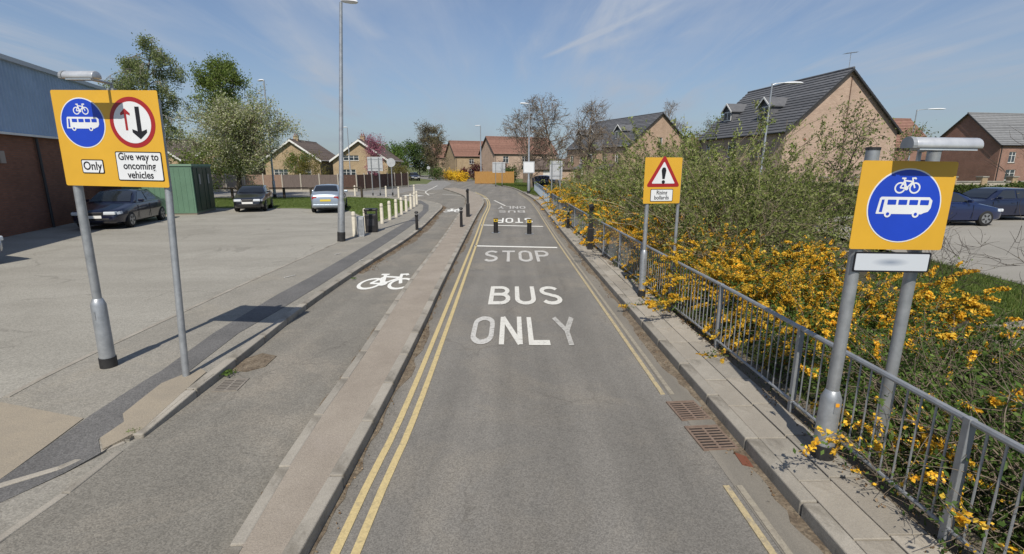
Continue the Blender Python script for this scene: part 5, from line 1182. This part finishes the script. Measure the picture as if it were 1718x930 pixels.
def tree(name, loc, H, R_, label, leafm, bark=None, seed=0, base=.25, limbs=26, subs=7, twigs=4, leaves=7000, lsize=.16, spread=.35, shape='oval', lean=(0, 0), droop=0.0, trunk_r=None, group=None, cat='tree', asp=.55, up=.5, twig_r=.012, stems=1, sc_=1.0):
    global rg; rg = np.random.default_rng(seed)
    t = thing(name, loc, 0, label, cat, group); bark = bark or barkm
    paths = []; tips = []; tr = trunk_r or H * .018
    for st_ in range(stems):
        th = wob((rg.normal() * .1 * (stems > 1), rg.normal() * .1 * (stems > 1), -.1), (lean[0] / H + rg.normal() * .18 * (stems > 1), lean[1] / H + rg.normal() * .18 * (stems > 1), 1), H * .93, 9, .05)
        rad = tr * (1 - np.linspace(0, 1, 10) * .88) / (stems ** .5); rad[0] *= 1.35
        paths.append((th, rad))
        for i in range(limbs // stems):
            f = base + (1 - base) * ((i + rg.uniform(0, 1)) / (limbs // stems)) * .97
            q = f * 9; k = int(min(q, 8)); p0 = th[k] + (th[k + 1] - th[k]) * (q - k)
            g = (f - base) / (1 - base)
            pr = {'oval': math.sin(math.pi * (.12 + .83 * g)) ** .7, 'cone': (1 - g) ** .8 + .1, 'vase': .35 + .75 * g ** .7 * (1.15 - g * .6), 'round': math.sqrt(max(.05, 1 - (2 * g - .9) ** 2))}[shape]
            az = i * 2.4 + rg.uniform(-.5, .5); L = R_ * pr * rg.uniform(.75, 1.12)
            lb = wob(p0, (math.cos(az), math.sin(az), up * rg.uniform(.5, 1.5) * (1.2 - g * .3)), L, 6, .13, (0, 0, -droop))
            r0 = max(twig_r * 1.5, tr * .38 * (1 - g * .6)); paths.append((lb, r0 * np.linspace(1, .3, 7)))
            for s in range(subs):
                u = rg.uniform(.25, 1.0) * 6; kk = int(min(u, 5)); p1 = lb[kk] + (lb[kk + 1] - lb[kk]) * (u - kk)
                dr = unit(lb[kk + 1] - lb[kk]) + rg.normal(size=3) * .75 + np.array([0, 0, .25 - droop * .6])
                sb = wob(p1, dr, L * rg.uniform(.22, .48) + .15 * sc_, 4, .2, (0, 0, -droop * 1.5)); paths.append((sb, r0 * .42 * np.linspace(1, .35, 5)))
                for w in range(twigs):
                    v = rg.uniform(.3, 1.0) * 4; k3 = int(min(v, 3)); p2 = sb[k3] + (sb[k3 + 1] - sb[k3]) * (v - k3)
                    tw = wob(p2, unit(sb[k3 + 1] - sb[k3]) + rg.normal(size=3) * .7 + np.array([0, 0, .1 - droop]), rg.uniform(.35, .8) * sc_, 3, .2, (0, 0, -droop * 2)); paths.append((tw, np.array([1, .8, .6, .35]) * twig_r))
                    tips.append(tw)
    V, F = tubes(paths, 5 if H < 4 else 5); me = fast_mesh('trunk', V, F); me.shade_smooth(); link('trunk', me, bark, t)
    if leaves:
        T = np.array(tips); per = max(1, leaves // len(T)); idx = np.repeat(np.arange(len(T)), per); cl_ = rg.uniform(0, 1, len(T)) ** .7
        keep = rg.uniform(0, 1, len(idx)) < (.35 + .65 * cl_[idx]); idx = idx[keep]
        a = rg.uniform(0, 3, len(idx)); k = np.minimum(a.astype(int), 2); P = T[idx, k] + (T[idx, k + 1] - T[idx, k]) * (a - k)[:, None] + rg.normal(size=(len(idx), 3)) * spread * .5
        V, F = leaf_quads(P, lsize, asp, up=-.3 if droop else .1); me = fast_mesh('crown', V, F); link('crown', me, leafm, t)
    return t
lf_birch = leafmat('birch leaves', [(.13, .17, .065), (.19, .23, .09), (.27, .31, .14)], .5)
lf_spring = leafmat('spring green leaves', [(.14, .205, .04), (.20, .28, .06), (.29, .36, .11)], .5)
lf_blossom = leafmat('blossom and young leaves', [(.19, .25, .06), (.28, .33, .10), (.38, .41, .20), (.66, .64, .50), (.48, .50, .33)], .5)
lf_dark = leafmat('dark green leaves', [(.025, .045, .012), (.045, .075, .02), (.07, .11, .028)])
lf_green = leafmat('mid green leaves', [(.05, .095, .018), (.085, .15, .028), (.135, .20, .045)])
lf_brown = leafmat('brownish spring buds', [(.12, .095, .055), (.17, .14, .07), (.17, .18, .07)])
lf_red = leafmat('reddish buds', [(.12, .075, .06), (.10, .075, .05)])
lf_pink = leafmat('pink blossom', [(.36, .10, .17), (.48, .17, .26), (.25, .09, .12)])
lf_purple = leafmat('purple foliage', [(.075, .012, .018), (.13, .022, .03), (.05, .01, .015)])
lf_yel = leafmat('orange-yellow flowers', [(.66, .37, .025), (.76, .47, .035), (.80, .55, .07), (.55, .28, .02)], .25)
lf_yelf = leafmat('bright yellow flowers', [(.70, .48, .03), (.62, .38, .02)], .25)
lf_olive = leafmat('olive willow leaves', [(.12, .16, .035), (.18, .23, .05), (.26, .30, .09), (.34, .34, .17)])
lf_bramble = leafmat('brown and green bramble', [(.15, .12, .07), (.20, .16, .10), (.09, .12, .03)])
lf_hedge = leafmat('hedge leaves', [(.05, .085, .018), (.085, .125, .025), (.13, .165, .04)])

# left-hand trees
tree('birch_tree', (-30.3, 41, .1), 13.6, 3.0, 'tall drooping birch behind the green container and the large yellow sign', lf_birch, seed=2, base=.22, limbs=34, subs=7, twigs=3, leaves=42000, lsize=.14, bark=mat('pale birch bark', (.30, .29, .26), (.16, .14, .12), rough=.9, scale=8), droop=1.0, shape='oval', up=.9, spread=.4)
tree('lime_tree', (-21.6, 40, .1), 10.4, 2.2, 'green tree with an airy top standing left behind the white blossom tree', lf_spring, seed=3, base=.25, limbs=30, subs=7, twigs=3, leaves=34000, lsize=.14, up=.9, spread=.4)
tree('hawthorn_tree', (-19.6, 35.6, .12), 5.9, 3.3, 'broad leaning tree with creamy white blossom between the container and the silver car', lf_blossom, seed=5, base=.3, limbs=34, subs=8, twigs=4, leaves=42000, lsize=.115, shape='round', lean=(.9, 0), up=.75, spread=.42, trunk_r=.16)
tree('young_tree', (-22.6, 36.8, .12), 4.2, 1.7, 'low leafy young tree right beside the green container', lf_spring, seed=6, base=.2, limbs=20, subs=6, twigs=3, leaves=7000, lsize=.13, shape='oval')
tree('roadside_tree', (-35, 26.0, .1), 11.2, 2.8, 'tree top just showing above the warehouse roof at the left edge', lf_dark, seed=7, base=.5, limbs=18, subs=6, twigs=3, leaves=6000, lsize=.2)
tree('roadside_tree', (-31.5, 29.0, .1), 8.8, 2.2, 'lower tree top over the warehouse roof, right of the taller one', lf_dark, seed=8, base=.5, limbs=18, subs=6, twigs=3, leaves=5000, lsize=.2)
# gardens beyond the fence
def bush(name, loc, H, R_, label, lm, seed, leaves=5000, ls=.13, cat='shrub', group=None, bark=None, up=.8, **k):
    return tree(name, loc, H, R_, label, lm, bark=bark or twigm, seed=seed, base=.06, limbs=22, subs=6, twigs=3, leaves=leaves, lsize=ls, shape='round', up=up, trunk_r=.05 + H * .008, cat=cat, group=group, twig_r=.008, stems=2, sc_=.6, **k)
bush('garden_shrub', (-27.8, 66, 0), 4.1, 2.0, 'bright green garden tree between two white-edged gables', lf_green, 21, 5000, .18)
bush('garden_shrub', (-33.5, 62, 0), 3.1, 2.8, 'dark purplish shrub over the fence right of the blossom tree', lf_brown, 22, 5000, .17)
tree('cherry_tree', (-14.9, 54.5, 0), 5.1, 1.5, 'narrow pink blossom tree behind the twin-post sign', lf_pink, seed=23, base=.25, limbs=26, subs=6, twigs=3, leaves=5000, lsize=.12, shape='vase', up=1.8, bark=mat('pinkish twigs', (.16, .07, .08)), spread=.3)
bush('garden_shrub', (-22.2, 55.5, 0), 2.7, 2.9, 'yellow-green clipped shrub below the letterbox-window gable', leafmat('yellow green leaves', [(.16, .15, .02), (.22, .19, .03), (.12, .12, .02)]), 24, 6000, .12)
bush('garden_shrub', (-14.0, 62.5, 0), 2.3, 1.8, 'yellow-green shrub at the right end of the brown fence', MATS.get('x') or bpy.data.materials['yellow green leaves'], 25, 3500, .13)
bush('garden_shrub', (-41, 56, 0), 3.3, 3.4, 'green garden shrub above the pale left end of the fence', lf_dark, 26, 6000, .17)
bush('garden_shrub', (-31, 55, 0), 2.6, 2.4, 'dark shrub just over the middle of the fence', lf_dark, 27, 4000, .15)
for i, (x, y, h, r_, m_, l) in enumerate([(-23, 92, 4.3, 3.6, lf_green, 'green hedge tree behind the round sign'), (-26.5, 118, 7.0, 4.6, lf_green, 'green hedge tree in the middle of the far hedge line'), (-22.2, 122, 7.4, 4.0, lf_dark, 'darker hedge tree just left of the round brown tree'),
        (-31, 112, 5.6, 4.2, lf_dark, 'dark hedge tree behind the pink blossom tree'), (-21.5, 140, 10.5, 3.6, lf_brown, 'pale brownish tree rising behind the far hedge line')]):
    tree('hedge_tree', (x, y, 0), h, r_, l, m_, seed=30 + i, base=.08, limbs=24, subs=6, twigs=3, leaves=7000, lsize=.34, shape='round', up=.7, spread=.8, sc_=1.2)
tree('ash_tree', (-14.6, 97, 0), 10.2, 3.6, 'round brown-budded tree standing alone left of the far red roofs', lf_brown, seed=41, base=.12, limbs=42, subs=8, twigs=4, leaves=12000, lsize=.19, shape='round', up=1.0, bark=twigm, spread=.5, twig_r=.02)
for i, (x, y, h, r_, m_, l) in enumerate([(-11.5, 92, 1.2, 1.2, lf_yelf, 'yellow flowering garden shrub under the round brown tree'), (-9.6, 90, 1.2, .9, lf_yelf, 'yellow flowering shrub left of the small purple shrub'), (-8.2, 88, 1.9, .7, lf_purple, 'small purple shrub left of the round purple one'),
        (-6.9, 90, 2.9, 1.1, lf_purple, 'round dark purple shrub below the far small window'), (-1.9, 79, 3.2, 1.0, lf_purple, 'dark red shrub rising behind the orange fence'), (-.3, 78, 2.4, .9, lf_green, 'green shrub behind the right end of the orange fence'),
        (-13.6, 90, 1.7, 1.6, lf_green, 'low green shrub at the far bend'), (-8.6, 84, 1.0, .8, lf_yelf, 'low yellow shrub at the left end of the orange fence')]):
    bush('garden_shrub', (x, y, 0), h, r_, l, m_, 50 + i, 2600, .2, spread=.5)
# bare trees beyond the far railing
for i, (x, y, h, r_, l) in enumerate([(2.3, 58, 8.6, 3.0, 'leftmost bare tree of the clump beyond the far railing'), (5.0, 56, 10.2, 3.2, 'tallest bare tree of the clump beyond the far railing'), (8.1, 55, 9.3, 2.7, 'rightmost bare tree of the clump, in front of the brick terrace')]):
    tree('alder_tree', (x, y, 0), h, r_, l, lf_red, seed=61 + i, base=.16, limbs=34, subs=8, twigs=5, leaves=4200, lsize=.10, shape='oval', up=.8, bark=twigm, spread=.35, twig_r=.016, group='bare trees beyond the far railing')
tree('bare_sapling', (9.3, 46, 0), 5.2, 1.6, 'slim bare sapling in front of the terrace windows', lf_red, seed=66, base=.1, limbs=20, subs=6, twigs=4, leaves=900, lsize=.08, bark=twigm, up=1.4, shape='vase', stems=2)
for i, (x, y, h, r_, l) in enumerate([(22.5, 78, 12.6, 2.0, 'slender bare poplar above the right end of the terrace roof'), (25.6, 80, 9.6, 2.2, 'shorter bare tree just right of the slender poplar')]):
    tree('poplar_tree', (x, y, 0), h, r_, l, lf_red, seed=70 + i, base=.3, limbs=28, subs=6, twigs=3, leaves=900, lsize=.12, up=2.6, bark=mat('pale twigs', (.22, .19, .16)), shape='oval', twig_r=.016)
for i, (x, y, h, r_, m_, l) in enumerate([(29.5, 76, 9.3, 3.2, lf_brown, 'brownish round tree left of the large house roof'), (22.2, 53.0, 7.6, 2.3, lf_spring, 'green tree beside the left dormer of the large house'), (17.5, 50, 5.4, 2.8, lf_olive, 'olive tree in front of the gap between the houses')]):
    tree('garden_tree', (x, y, 0), h, r_, l, m_, seed=75 + i, base=.15, limbs=28, subs=7, twigs=3, leaves=7000 if i else 4500, lsize=.17, shape='round', spread=.5)
# undergrowth: tall olive shrubs between the railing and the right-hand car park
def copy_plant(src, loc, rz, s, label, sz=None):
    r = copy_thing(src, loc, rz, label); r.scale = (s, s, sz or s); return r
def scrub(name, label, seed, H, R_, lm, leaves, ls, nst=70, arch=.8, straw=.4, cat='shrub', loc=(0, 0, 0)):
    """many arching stems from a wide base, carrying side shoots and small leaves"""
    global rg; rg = np.random.default_rng(seed); t = thing(name, loc, 0, label, cat, 'olive green scrub by the right-hand car park')
    A, B, tips = [], [], []
    for i in range(nst):
        az = rg.uniform(0, 6.283); rr = R_ * .55 * math.sqrt(rg.uniform(0, 1)); p0 = (rr * math.cos(az), rr * math.sin(az), -.05)
        d = (math.cos(az) * rg.uniform(.1, 1), math.sin(az) * rg.uniform(.1, 1), rg.uniform(.7, 1.8)); L = H * rg.uniform(.6, 1.25)
        st = wob(p0, d, L, 8, .13, (math.cos(az) * .5, math.sin(az) * .5, -arch * rg.uniform(.4, 1.6)))
        (B if rg.uniform() < straw else A).append((st, np.linspace(1, .25, 9) * rg.uniform(.008, .020)))
        for s in range(9):
            u = rg.uniform(1.5, 8); k = int(min(u, 7)); p1 = st[k] + (st[k + 1] - st[k]) * (u - k)
            tw = wob(p1, unit(st[k + 1] - st[k]) + rg.normal(size=3) * .6 + (0, 0, .3), rg.uniform(.25, .8), 4, .18, (0, 0, -.2)); A.append((tw, np.linspace(1, .4, 5) * .005)); tips.append(tw)
    V, F = tubes(A, 3); me = fast_mesh('stems', V, F); link('stems', me, twigm, t)
    if B: V, F = tubes(B, 4); me = fast_mesh('dry_stems', V, F); link('dry_stems', me, strawm, t)
    T = np.array(tips); idx = rg.integers(0, len(T), leaves); w = rg.uniform(0, 1, len(T)) ** 1.5; idx = idx[rg.uniform(0, 1, len(idx)) < .25 + .75 * w[idx]]
    a = rg.uniform(0, 4, len(idx)); k = np.minimum(a.astype(int), 3); P = T[idx, k] + (T[idx, k + 1] - T[idx, k]) * (a - k)[:, None] + rg.normal(size=(len(idx), 3)) * .035
    P[:, 2] = np.maximum(P[:, 2], .02)
    V, F = leaf_quads(P, ls, .38, up=.3); link('leaves', fast_mesh('leaves', V, F), lm, t); return t
S1 = scrub('olive_shrub', 'tall olive shrub with straw-coloured arching stems behind the warning triangle sign', 101, 3.3, 2.2, lf_olive, 30000, .08, straw=.5, loc=(5.5, 12.8, 0)); S1.scale.z = 1.12
S2 = scrub('olive_shrub', 'olive shrub left of the warning triangle sign, behind the yellow flowers', 102, 2.9, 2.0, lf_olive, 24000, .09, straw=.45, loc=(6.3, 20.5, 0)); S2.scale.z = 1.2
S3 = scrub('bramble', 'brown tangled bramble behind the yellow flowers, right of the warning triangle sign', 103, 1.9, 1.7, lf_bramble, 7000, .07, straw=.5, arch=1.6, nst=90, loc=(5.1, 11.0, 0))
for i, (x, y, s, src, l) in enumerate([(6.7, 15.4, 1.1, S1, 'largest olive shrub, in front of the large house\'s left roof end'), (6.1, 16.8, 1.1, S2, 'olive shrub directly above the top of the warning triangle sign'), (7.9, 18.4, 1.05, S1, 'olive shrub under the street lamp by the large house'),
        (5.8, 25.5, .95, S2, 'olive shrub above the middle of the yellow flowers'), (6.6, 23.5, 1.2, S1, 'tall olive shrub in front of the brick terrace gable'),
        (9.8, 21.4, 1.05, S2, 'olive shrub at the far left corner of the pale car park'), (6.6, 32.0, 1.0, S1, 'farther olive shrub beyond the yellow flowers'), (6.4, 39.0, .95, S2, 'farthest olive shrub, beside the far railing'), (8.5, 29, 1.2, S1, 'olive shrub before the terrace windows'),
        (11.8, 24.6, .85, S1, 'olive shrub below the large gable'), (14.4, 26.2, .6, S2, 'low olive shrub under the right half of the large gable')]):
    copy_plant(src, (x, y, 0), rnd.uniform(0, 6), s, l, sz=s * (1.25 if 11 < y < 22 else 1.0))
copy_plant(S3, (5.2, 15.2, 0), 2.1, .9, 'brown bramble left of the warning triangle sign')
# bare twiggy shrub in front of the pale car park
tb = tree('bare_shrub', (7.2, 5.9, .05), 2.2, 1.6, 'bare dark twiggy shrub in front of the pale car park at the right edge', lf_brown, seed=120, base=.08, limbs=16, subs=5, twigs=3, leaves=160, lsize=.03, bark=mat('dark twigs', (.05, .04, .032), rough=.9), shape='vase', up=1.0, twig_r=.0035, trunk_r=.018, stems=4, sc_=.6, spread=.1, cat='shrub')
copy_plant(tb, (6.0, 6.9, .05), 2.0, .75, 'smaller bare twiggy shrub left of the dark one, before the car park')
# slim leafy saplings in front of the large gable
for i, (x, y, h, l) in enumerate([(12.2, 18.8, 5.0, 'slim sapling against the middle of the large gable'), (13.1, 18.4, 4.3, 'leaning sapling right of the slim one before the large gable')]):
    tree('sapling', (x, y, 0), h, .95, l, lf_olive, seed=130 + i, base=.25, limbs=16, subs=4, twigs=3, leaves=1300, lsize=.09, bark=twigm, up=1.1, shape='oval', lean=(1.3 * i, 0), twig_r=.006, trunk_r=.035, sc_=.5, spread=.2)
tree('sapling', (9.6, 15.2, 0), 4.1, .9, 'sapling with a crooked dark trunk left of the large gable', lf_olive, seed=134, base=.3, limbs=14, subs=5, twigs=3, leaves=900, lsize=.09, bark=mat('dark bark', (.045, .035, .028)), up=1.0, lean=(.8, 0), twig_r=.006, trunk_r=.05, sc_=.5, spread=.2)
# clipped hedge behind the cars
hd = thing('hedge', (13.5, 26.6, 0), math.atan2(1.6, 30), 'clipped green hedge behind the blue cars', 'hedge')
rg = np.random.default_rng(140)
nL = 26000; u = rg.uniform(0, 1, nL); Lh = 34
sx = rg.uniform(0, Lh, nL); fc = rg.integers(0, 3, nL)
zt = 1.42 + .10 * np.sin(sx * .9) + .06 * np.sin(sx * 2.3)
P = np.stack([sx, np.where(fc == 0, -.6 + .12 * np.sin(sx * 1.7), rg.uniform(-.6, .6, nL)), np.where(fc == 0, rg.uniform(0, 1, nL) * zt, zt)], 1) + rg.normal(size=(nL, 3)) * .07
V, F = leaf_quads(P, .13, .6); link('foliage', fast_mesh('foliage', V, F), lf_hedge, hd)
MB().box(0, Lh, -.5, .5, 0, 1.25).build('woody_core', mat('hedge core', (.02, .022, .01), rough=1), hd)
# yellow flowering shrubs behind the railing
def yellow_shrub(seed, label, H=1.2, R_=.95, nst=75, fl=64000, lv=12000, fs=.035, ls=.04, green=.35, loc=(0, 0, 0)):
    """arching sprays set with small flowers, leafy green underneath"""
    global rg; rg = np.random.default_rng(seed); t = thing('yellow_shrub', loc, 0, label, 'shrub', 'orange-yellow flowering shrubs behind the railing')
    A, tw_ = [], []
    for i in range(nst):
        az = rg.uniform(0, 6.283); rr = R_ * .5 * math.sqrt(rg.uniform(0, 1)); p0 = (rr * math.cos(az), rr * math.sin(az), -.03)
        st = wob(p0, (math.cos(az) * rg.uniform(.15, .9), math.sin(az) * rg.uniform(.15, .9), rg.uniform(.8, 1.7)), H * rg.uniform(.7, 1.45), 9, .10, (math.cos(az) * .7, math.sin(az) * .7, -rg.uniform(.7, 2.2)))
        st[:, 2] = np.maximum(st[:, 2], .04); A.append((st, np.linspace(1, .3, 10) * .006)); tw_.append(st)
        for s in range(5):
            k = int(rg.integers(3, 9)); sd = wob(st[k], unit(st[k] - st[k - 1]) + rg.normal(size=3) * .55 + (0, 0, .15), rg.uniform(.15, .42), 9, .12, (0, 0, -.6)); sd[:, 2] = np.maximum(sd[:, 2], .04); A.append((sd, np.linspace(1, .4, 10) * .0035)); tw_.append(sd)
    V, F = tubes(A, 3); link('stems', fast_mesh('stems', V, F), twigm, t)
    T = np.array(tw_); blo = rg.uniform(0, 1, len(T)) > green; blo_i = np.where(blo)[0]
    pw = rg.uniform(0, 1, len(blo_i)) ** 1.6; pw /= pw.sum()
    def on(idx, lo, hi, sp):
        a = rg.uniform(lo, hi, len(idx)); k = np.minimum(a.astype(int), 8); d = T[idx, k + 1] - T[idx, k]
        P = T[idx, k] + d * (a - k)[:, None] + rg.normal(size=(len(idx), 3)) * sp; P[:, 2] = np.maximum(P[:, 2], .02); return P, unit(d)
    P, d = on(rg.choice(blo_i, fl, p=pw), 4.6, 9, .012); V, F = leaf_quads(P, fs, .75, dirs=d * .8); link('flowers', fast_mesh('flowers', V, F), lf_yel, t)
    P, d = on(rg.integers(0, len(T), lv), .6, 7.5, .05); V, F = leaf_quads(P, ls, .5, dirs=d); link('leaves', fast_mesh('leaves', V, F), lf_green, t)
    return t
Y = [yellow_shrub(201, 'yellow flowering shrub behind the twin poles of the large blue-disc sign', H=.95, R_=.85, green=.82, fl=9000, loc=(4.25, 4.9, .05)),
     yellow_shrub(202, 'yellow flowering shrub just left of the large blue-disc sign, spilling over the rail', H=1.1, R_=1.05, green=.2, loc=(4.2, 6.5, .05)),
     yellow_shrub(203, 'yellow flowering shrub right behind the warning triangle sign poles', H=1.25, R_=1.0, green=.12, loc=(4.15, 9.5, .05))]
yl = [(4.9, 6.2, 0, 1.0, 'yellow flowering shrub reaching above the name plate of the right sign'), (3.6, 7.9, 2, 1.05, 'yellow flowering shrub right of the warning triangle sign, nearest the rail'), (4.8, 7.5, 1, 1.1, 'yellow flowering shrub behind, midway between the two right-hand signs'),
      (4.9, 10.6, 1, .95, 'yellow flowering shrub in the second rank behind the triangle sign'), (3.5, 11.3, 1, .98, 'yellow flowering shrub just left of the triangle sign'), (3.3, 13.2, 2, .95, 'yellow flowering shrub right of the tall black reader post'),
      (4.3, 13.8, 1, .9, 'yellow flowering shrub set back, behind the reader post'), (3.3, 15.4, 2, 1.0, 'yellow flowering shrub directly behind the reader post on the right'), (3.2, 17.6, 1, .98, 'yellow flowering shrub beyond the reader post, before the slim bollard'),
      (3.1, 20.0, 2, 1.05, 'yellow flowering shrub level with the slim black bollard'), (3.9, 18.8, 1, .95, 'yellow flowering shrub set back near the slim black bollard'), (3.1, 22.6, 1, 1.1, 'yellow flowering shrub beyond the slim black bollard'), (3.5, 25.4, 2, 1.15, 'yellow flowering shrub approaching the far grey sign back'),
      (3.2, 28.5, 1, 1.2, 'yellow flowering shrub just before the far grey sign back'), (4.6, 23.8, 2, 1.25, 'yellow flowering shrub in the second rank between the slim bollard and the far sign back'), (4.7, 16.4, 2, 1.05, 'yellow flowering shrub in the second rank beyond the reader post'), (4.9, 28.2, 1, 1.25, 'yellow flowering shrub in the second rank by the far grey sign back'), (3.9, 32.0, 2, 1.3, 'yellow flowering shrub right of the far grey sign back'), (3.3, 36.0, 1, 1.2, 'farthest yellow flowering shrub behind the pale railing')]
for x, y, k, s, l in yl: copy_plant(Y[k], (x + (.5 if y < 16 else .55), y, .03), rnd.uniform(0, 6.28), s, l, sz=s * (.80 if y < 6.4 else .98 if y < 14 else 1.05))
# greener shrubs at the near right, with a few yellow sprays
GS = scrub('green_shrub', 'dense green shrub at the lower right, pressing against the railing', 150, .85, .95, lf_green, 15000, .055, nst=80, arch=1.5, straw=.02, loc=(4.05, 3.5, .05)); GS['group'] = 'green shrubs behind the near railing'
for x, y, s, l in ((3.95, 2.4, 1.0, 'green shrub nearest the camera at the bottom right corner'), (4.9, 3.0, 1.1, 'green shrub in the second rank at the right edge'), (4.8, 4.5, 1.0, 'green shrub behind the right pole of the large blue-disc sign'), (5.7, 4.2, 1.0, 'green shrub behind, by the weathered boulder')):
    copy_plant(GS, (x, y, .03), rnd.uniform(0, 6), s, l)
yn = yellow_shrub(210, 'few yellow sprays pushing through the railing at the foot of the right sign', H=.75, R_=.30, nst=8, fl=1000, lv=400, green=.0, loc=(2.93, 3.35, .08))
copy_plant(yn, (3.45, 3.05, .08), 1.4, .9, 'few yellow sprays hanging in the green shrub at the lower right'); copy_plant(yn, (2.85, 8.3, .08), 2.6, .9, 'few yellow sprays at the foot of the railing right of the triangle sign')
copy_plant(yn, (2.85, 9.4, .08), .6, .8, 'few yellow sprays around the far pole foot of the triangle sign')
# boulder
bo = bmesh.new(); bmesh.ops.create_icosphere(bo, subdivisions=3, radius=.42)
for v in bo.verts:
    n_ = Vector(v.co).normalized(); v.co *= 1 + .16 * math.sin(n_.x * 5 + 1) * math.cos(n_.y * 4) + .09 * math.sin(n_.z * 9 + n_.x * 6); v.co.z *= .7
me = bpy.data.meshes.new('boulder'); bo.to_mesh(me); bo.free(); me.shade_smooth(); o = link('boulder', me, stonem); o.location = (6.9, 6.3, .15); tag(o, 'pale weathered boulder at the right edge beyond the green shrubs', 'boulder')
# grass blades, weeds and litter
def blades(name, pts_fn, n, h, m_, z, seed, parent=None):
    r = np.random.default_rng(seed); P = pts_fn(r, n); n = len(P); az = r.uniform(0, 6.283, n); hh = h * r.uniform(.5, 1.3, n); w = .006 + .004 * r.uniform(0, 1, n) * (h / .06)
    b = np.stack([np.cos(az), np.sin(az), 0 * az], 1) * w[:, None]; tip = P + np.stack([r.normal(size=n) * .4 * hh, r.normal(size=n) * .4 * hh, hh], 1)
    V = np.stack([P - b, P + b, tip], 1).reshape(-1, 3); o = link(name, fast_mesh(name, V, np.arange(3 * n).reshape(n, 3)), m_, parent); return stuff(o)
lf_grass = leafmat('grass blades', [(.07, .115, .02), (.10, .15, .03), (.15, .17, .05)])
def poly_fn(poly, z):
    poly = np.array(poly)
    def fn(r, n):
        lo, hi = poly.min(0), poly.max(0); P = r.uniform(lo, hi, (n * 2, 2)); ins = np.zeros(len(P), bool); j = len(poly) - 1
        for i in range(len(poly)):
            a, b = poly[i], poly[j]; c = ((a[1] > P[:, 1]) != (b[1] > P[:, 1])) & (P[:, 0] < (b[0] - a[0]) * (P[:, 1] - a[1]) / (b[1] - a[1] + 1e-12) + a[0]); ins ^= c; j = i
        P = P[ins][:n]; return np.column_stack([P, np.full(len(P), z)])
    return fn
tag(blades('grass', poly_fn([(-24, 29.8), (-12.5, 29.2), (-9, 27.6), (-7.1, 23.8), (-6.1, 20.2), (-5.95, 23), (-6.05, 27.5), (-6.4, 31), (-7.2, 34.4), (-9.3, 37.6), (-13, 39.3), (-24, 38.2)], .12), 60000, .07, lf_grass, 0, 1), 'short mown grass between the car park and the side street', 'grass')
tag(blades('grass', poly_fn([(6.0, 2), (8.4, 11.5), (10, 13.6), (11.0, 13.4), (10.4, 9.2), (13.8, 5), (11, 0)], .065), 50000, .12, lf_grass, 0, 2), 'rough grass strip in front of the pale right-hand car park', 'grass')
def bed_fn(r, n):
    y = r.uniform(0, 45, n); x = np.interp(y, [q[0] for q in RX], [q[1] for q in RX]) + np.abs(r.normal(size=n)) * 1.2 + .0; return np.column_stack([x, y, np.full(n, .05)])
tag(blades('weeds', bed_fn, 24000, .10, lf_grass, 0, 3), 'weeds and grass under the yellow shrubs along the railing', 'weeds')
def verge_fn(r, n): y = r.uniform(42, 76, n); x = np.interp(y, [40, 48, 57, 64, 74, 90], [1.6, 1.05, .2, -1.2, -3.1, -6.2]) + .25 + np.abs(r.normal(size=n)) * 2.2; return np.column_stack([x, y, np.full(n, -.02)])
tag(blades('grass', verge_fn, 30000, .22, lf_grass, 0, 4), 'grass verge beyond the far railing at the outside of the bend', 'grass')
def litter(path_pts, n, z, seed, m_, sz, spread, side):
    r = np.random.default_rng(seed); path = smooth_path(path_pts, .15); A_ = np.array([(p.x, p.y) for p in path]); k = r.integers(0, len(A_), n)
    clump = np.sin(A_[k, 1] * 2.1) + np.sin(A_[k, 1] * 5.3 + 1) + r.normal(size=n) * .8; k = k[clump > .2]; n = len(k)
    P = np.column_stack([A_[k, 0] + side * np.abs(r.normal(size=n)) * spread, A_[k, 1] + r.uniform(-.08, .08, n), np.full(n, z) + r.uniform(0, .006, n)])
    V, F = leaf_quads(P, sz, .7); V[:, 2] = np.maximum(V[:, 2], z - .004); return stuff(link('leaf_litter', fast_mesh('leaf_litter', V, F), m_, None))
lf_lit = leafmat('dead leaves', [(.12, .07, .035), (.20, .13, .07), (.28, .22, .15)], .1)
rg = np.random.default_rng(300)
tag(litter(CKp[3:11], 5200, .018, 5, lf_lit, .028, .11, 1), 'dead leaves and grit in the gutter of the cycle lane', 'leaf litter')
tag(litter([(p[0], p[1]) for p in IRp[1:10]], 1800, .012, 6, lf_lit, .022, .05, 1), 'specks of litter along the foot of the island kerb', 'leaf litter')
tag(litter([(p[0] - .05, p[1]) for p in KRp[1:9]], 1300, .012, 7, lf_lit, .022, .07, -1), 'specks of litter along the foot of the right kerb', 'leaf litter')
tag(litter([(2.55, 1), (2.66, 6), (2.5, 10), (2.3, 16), (2.2, 26)], 4200, .126, 8, lf_lit, .026, .13, 1), 'dead leaves along the foot of the railing', 'leaf litter')
for x, y, s, l in ((-3.47, 5.62, .10, 'small green weed tuft by the clear gully grate'), (-3.60, 4.28, .07, 'tiny green weed on the dropped kerb'), (-3.55, 10.8, .06, 'little weed tuft halfway along the cycle lane gutter')):
    r = np.random.default_rng(int(s * 1000)); P = np.column_stack([r.normal(size=90) * s * .45 + x, r.normal(size=90) * s * .45 + y, np.full(90, .02 + hL(x, y) * .15)]); rg = r
    V, F = leaf_quads(P + np.array([0, 0, .02]), s * .4, .5, up=.9); tag(link('weed_tuft', fast_mesh('weed_tuft', V, F), lf_green), l, 'weed')
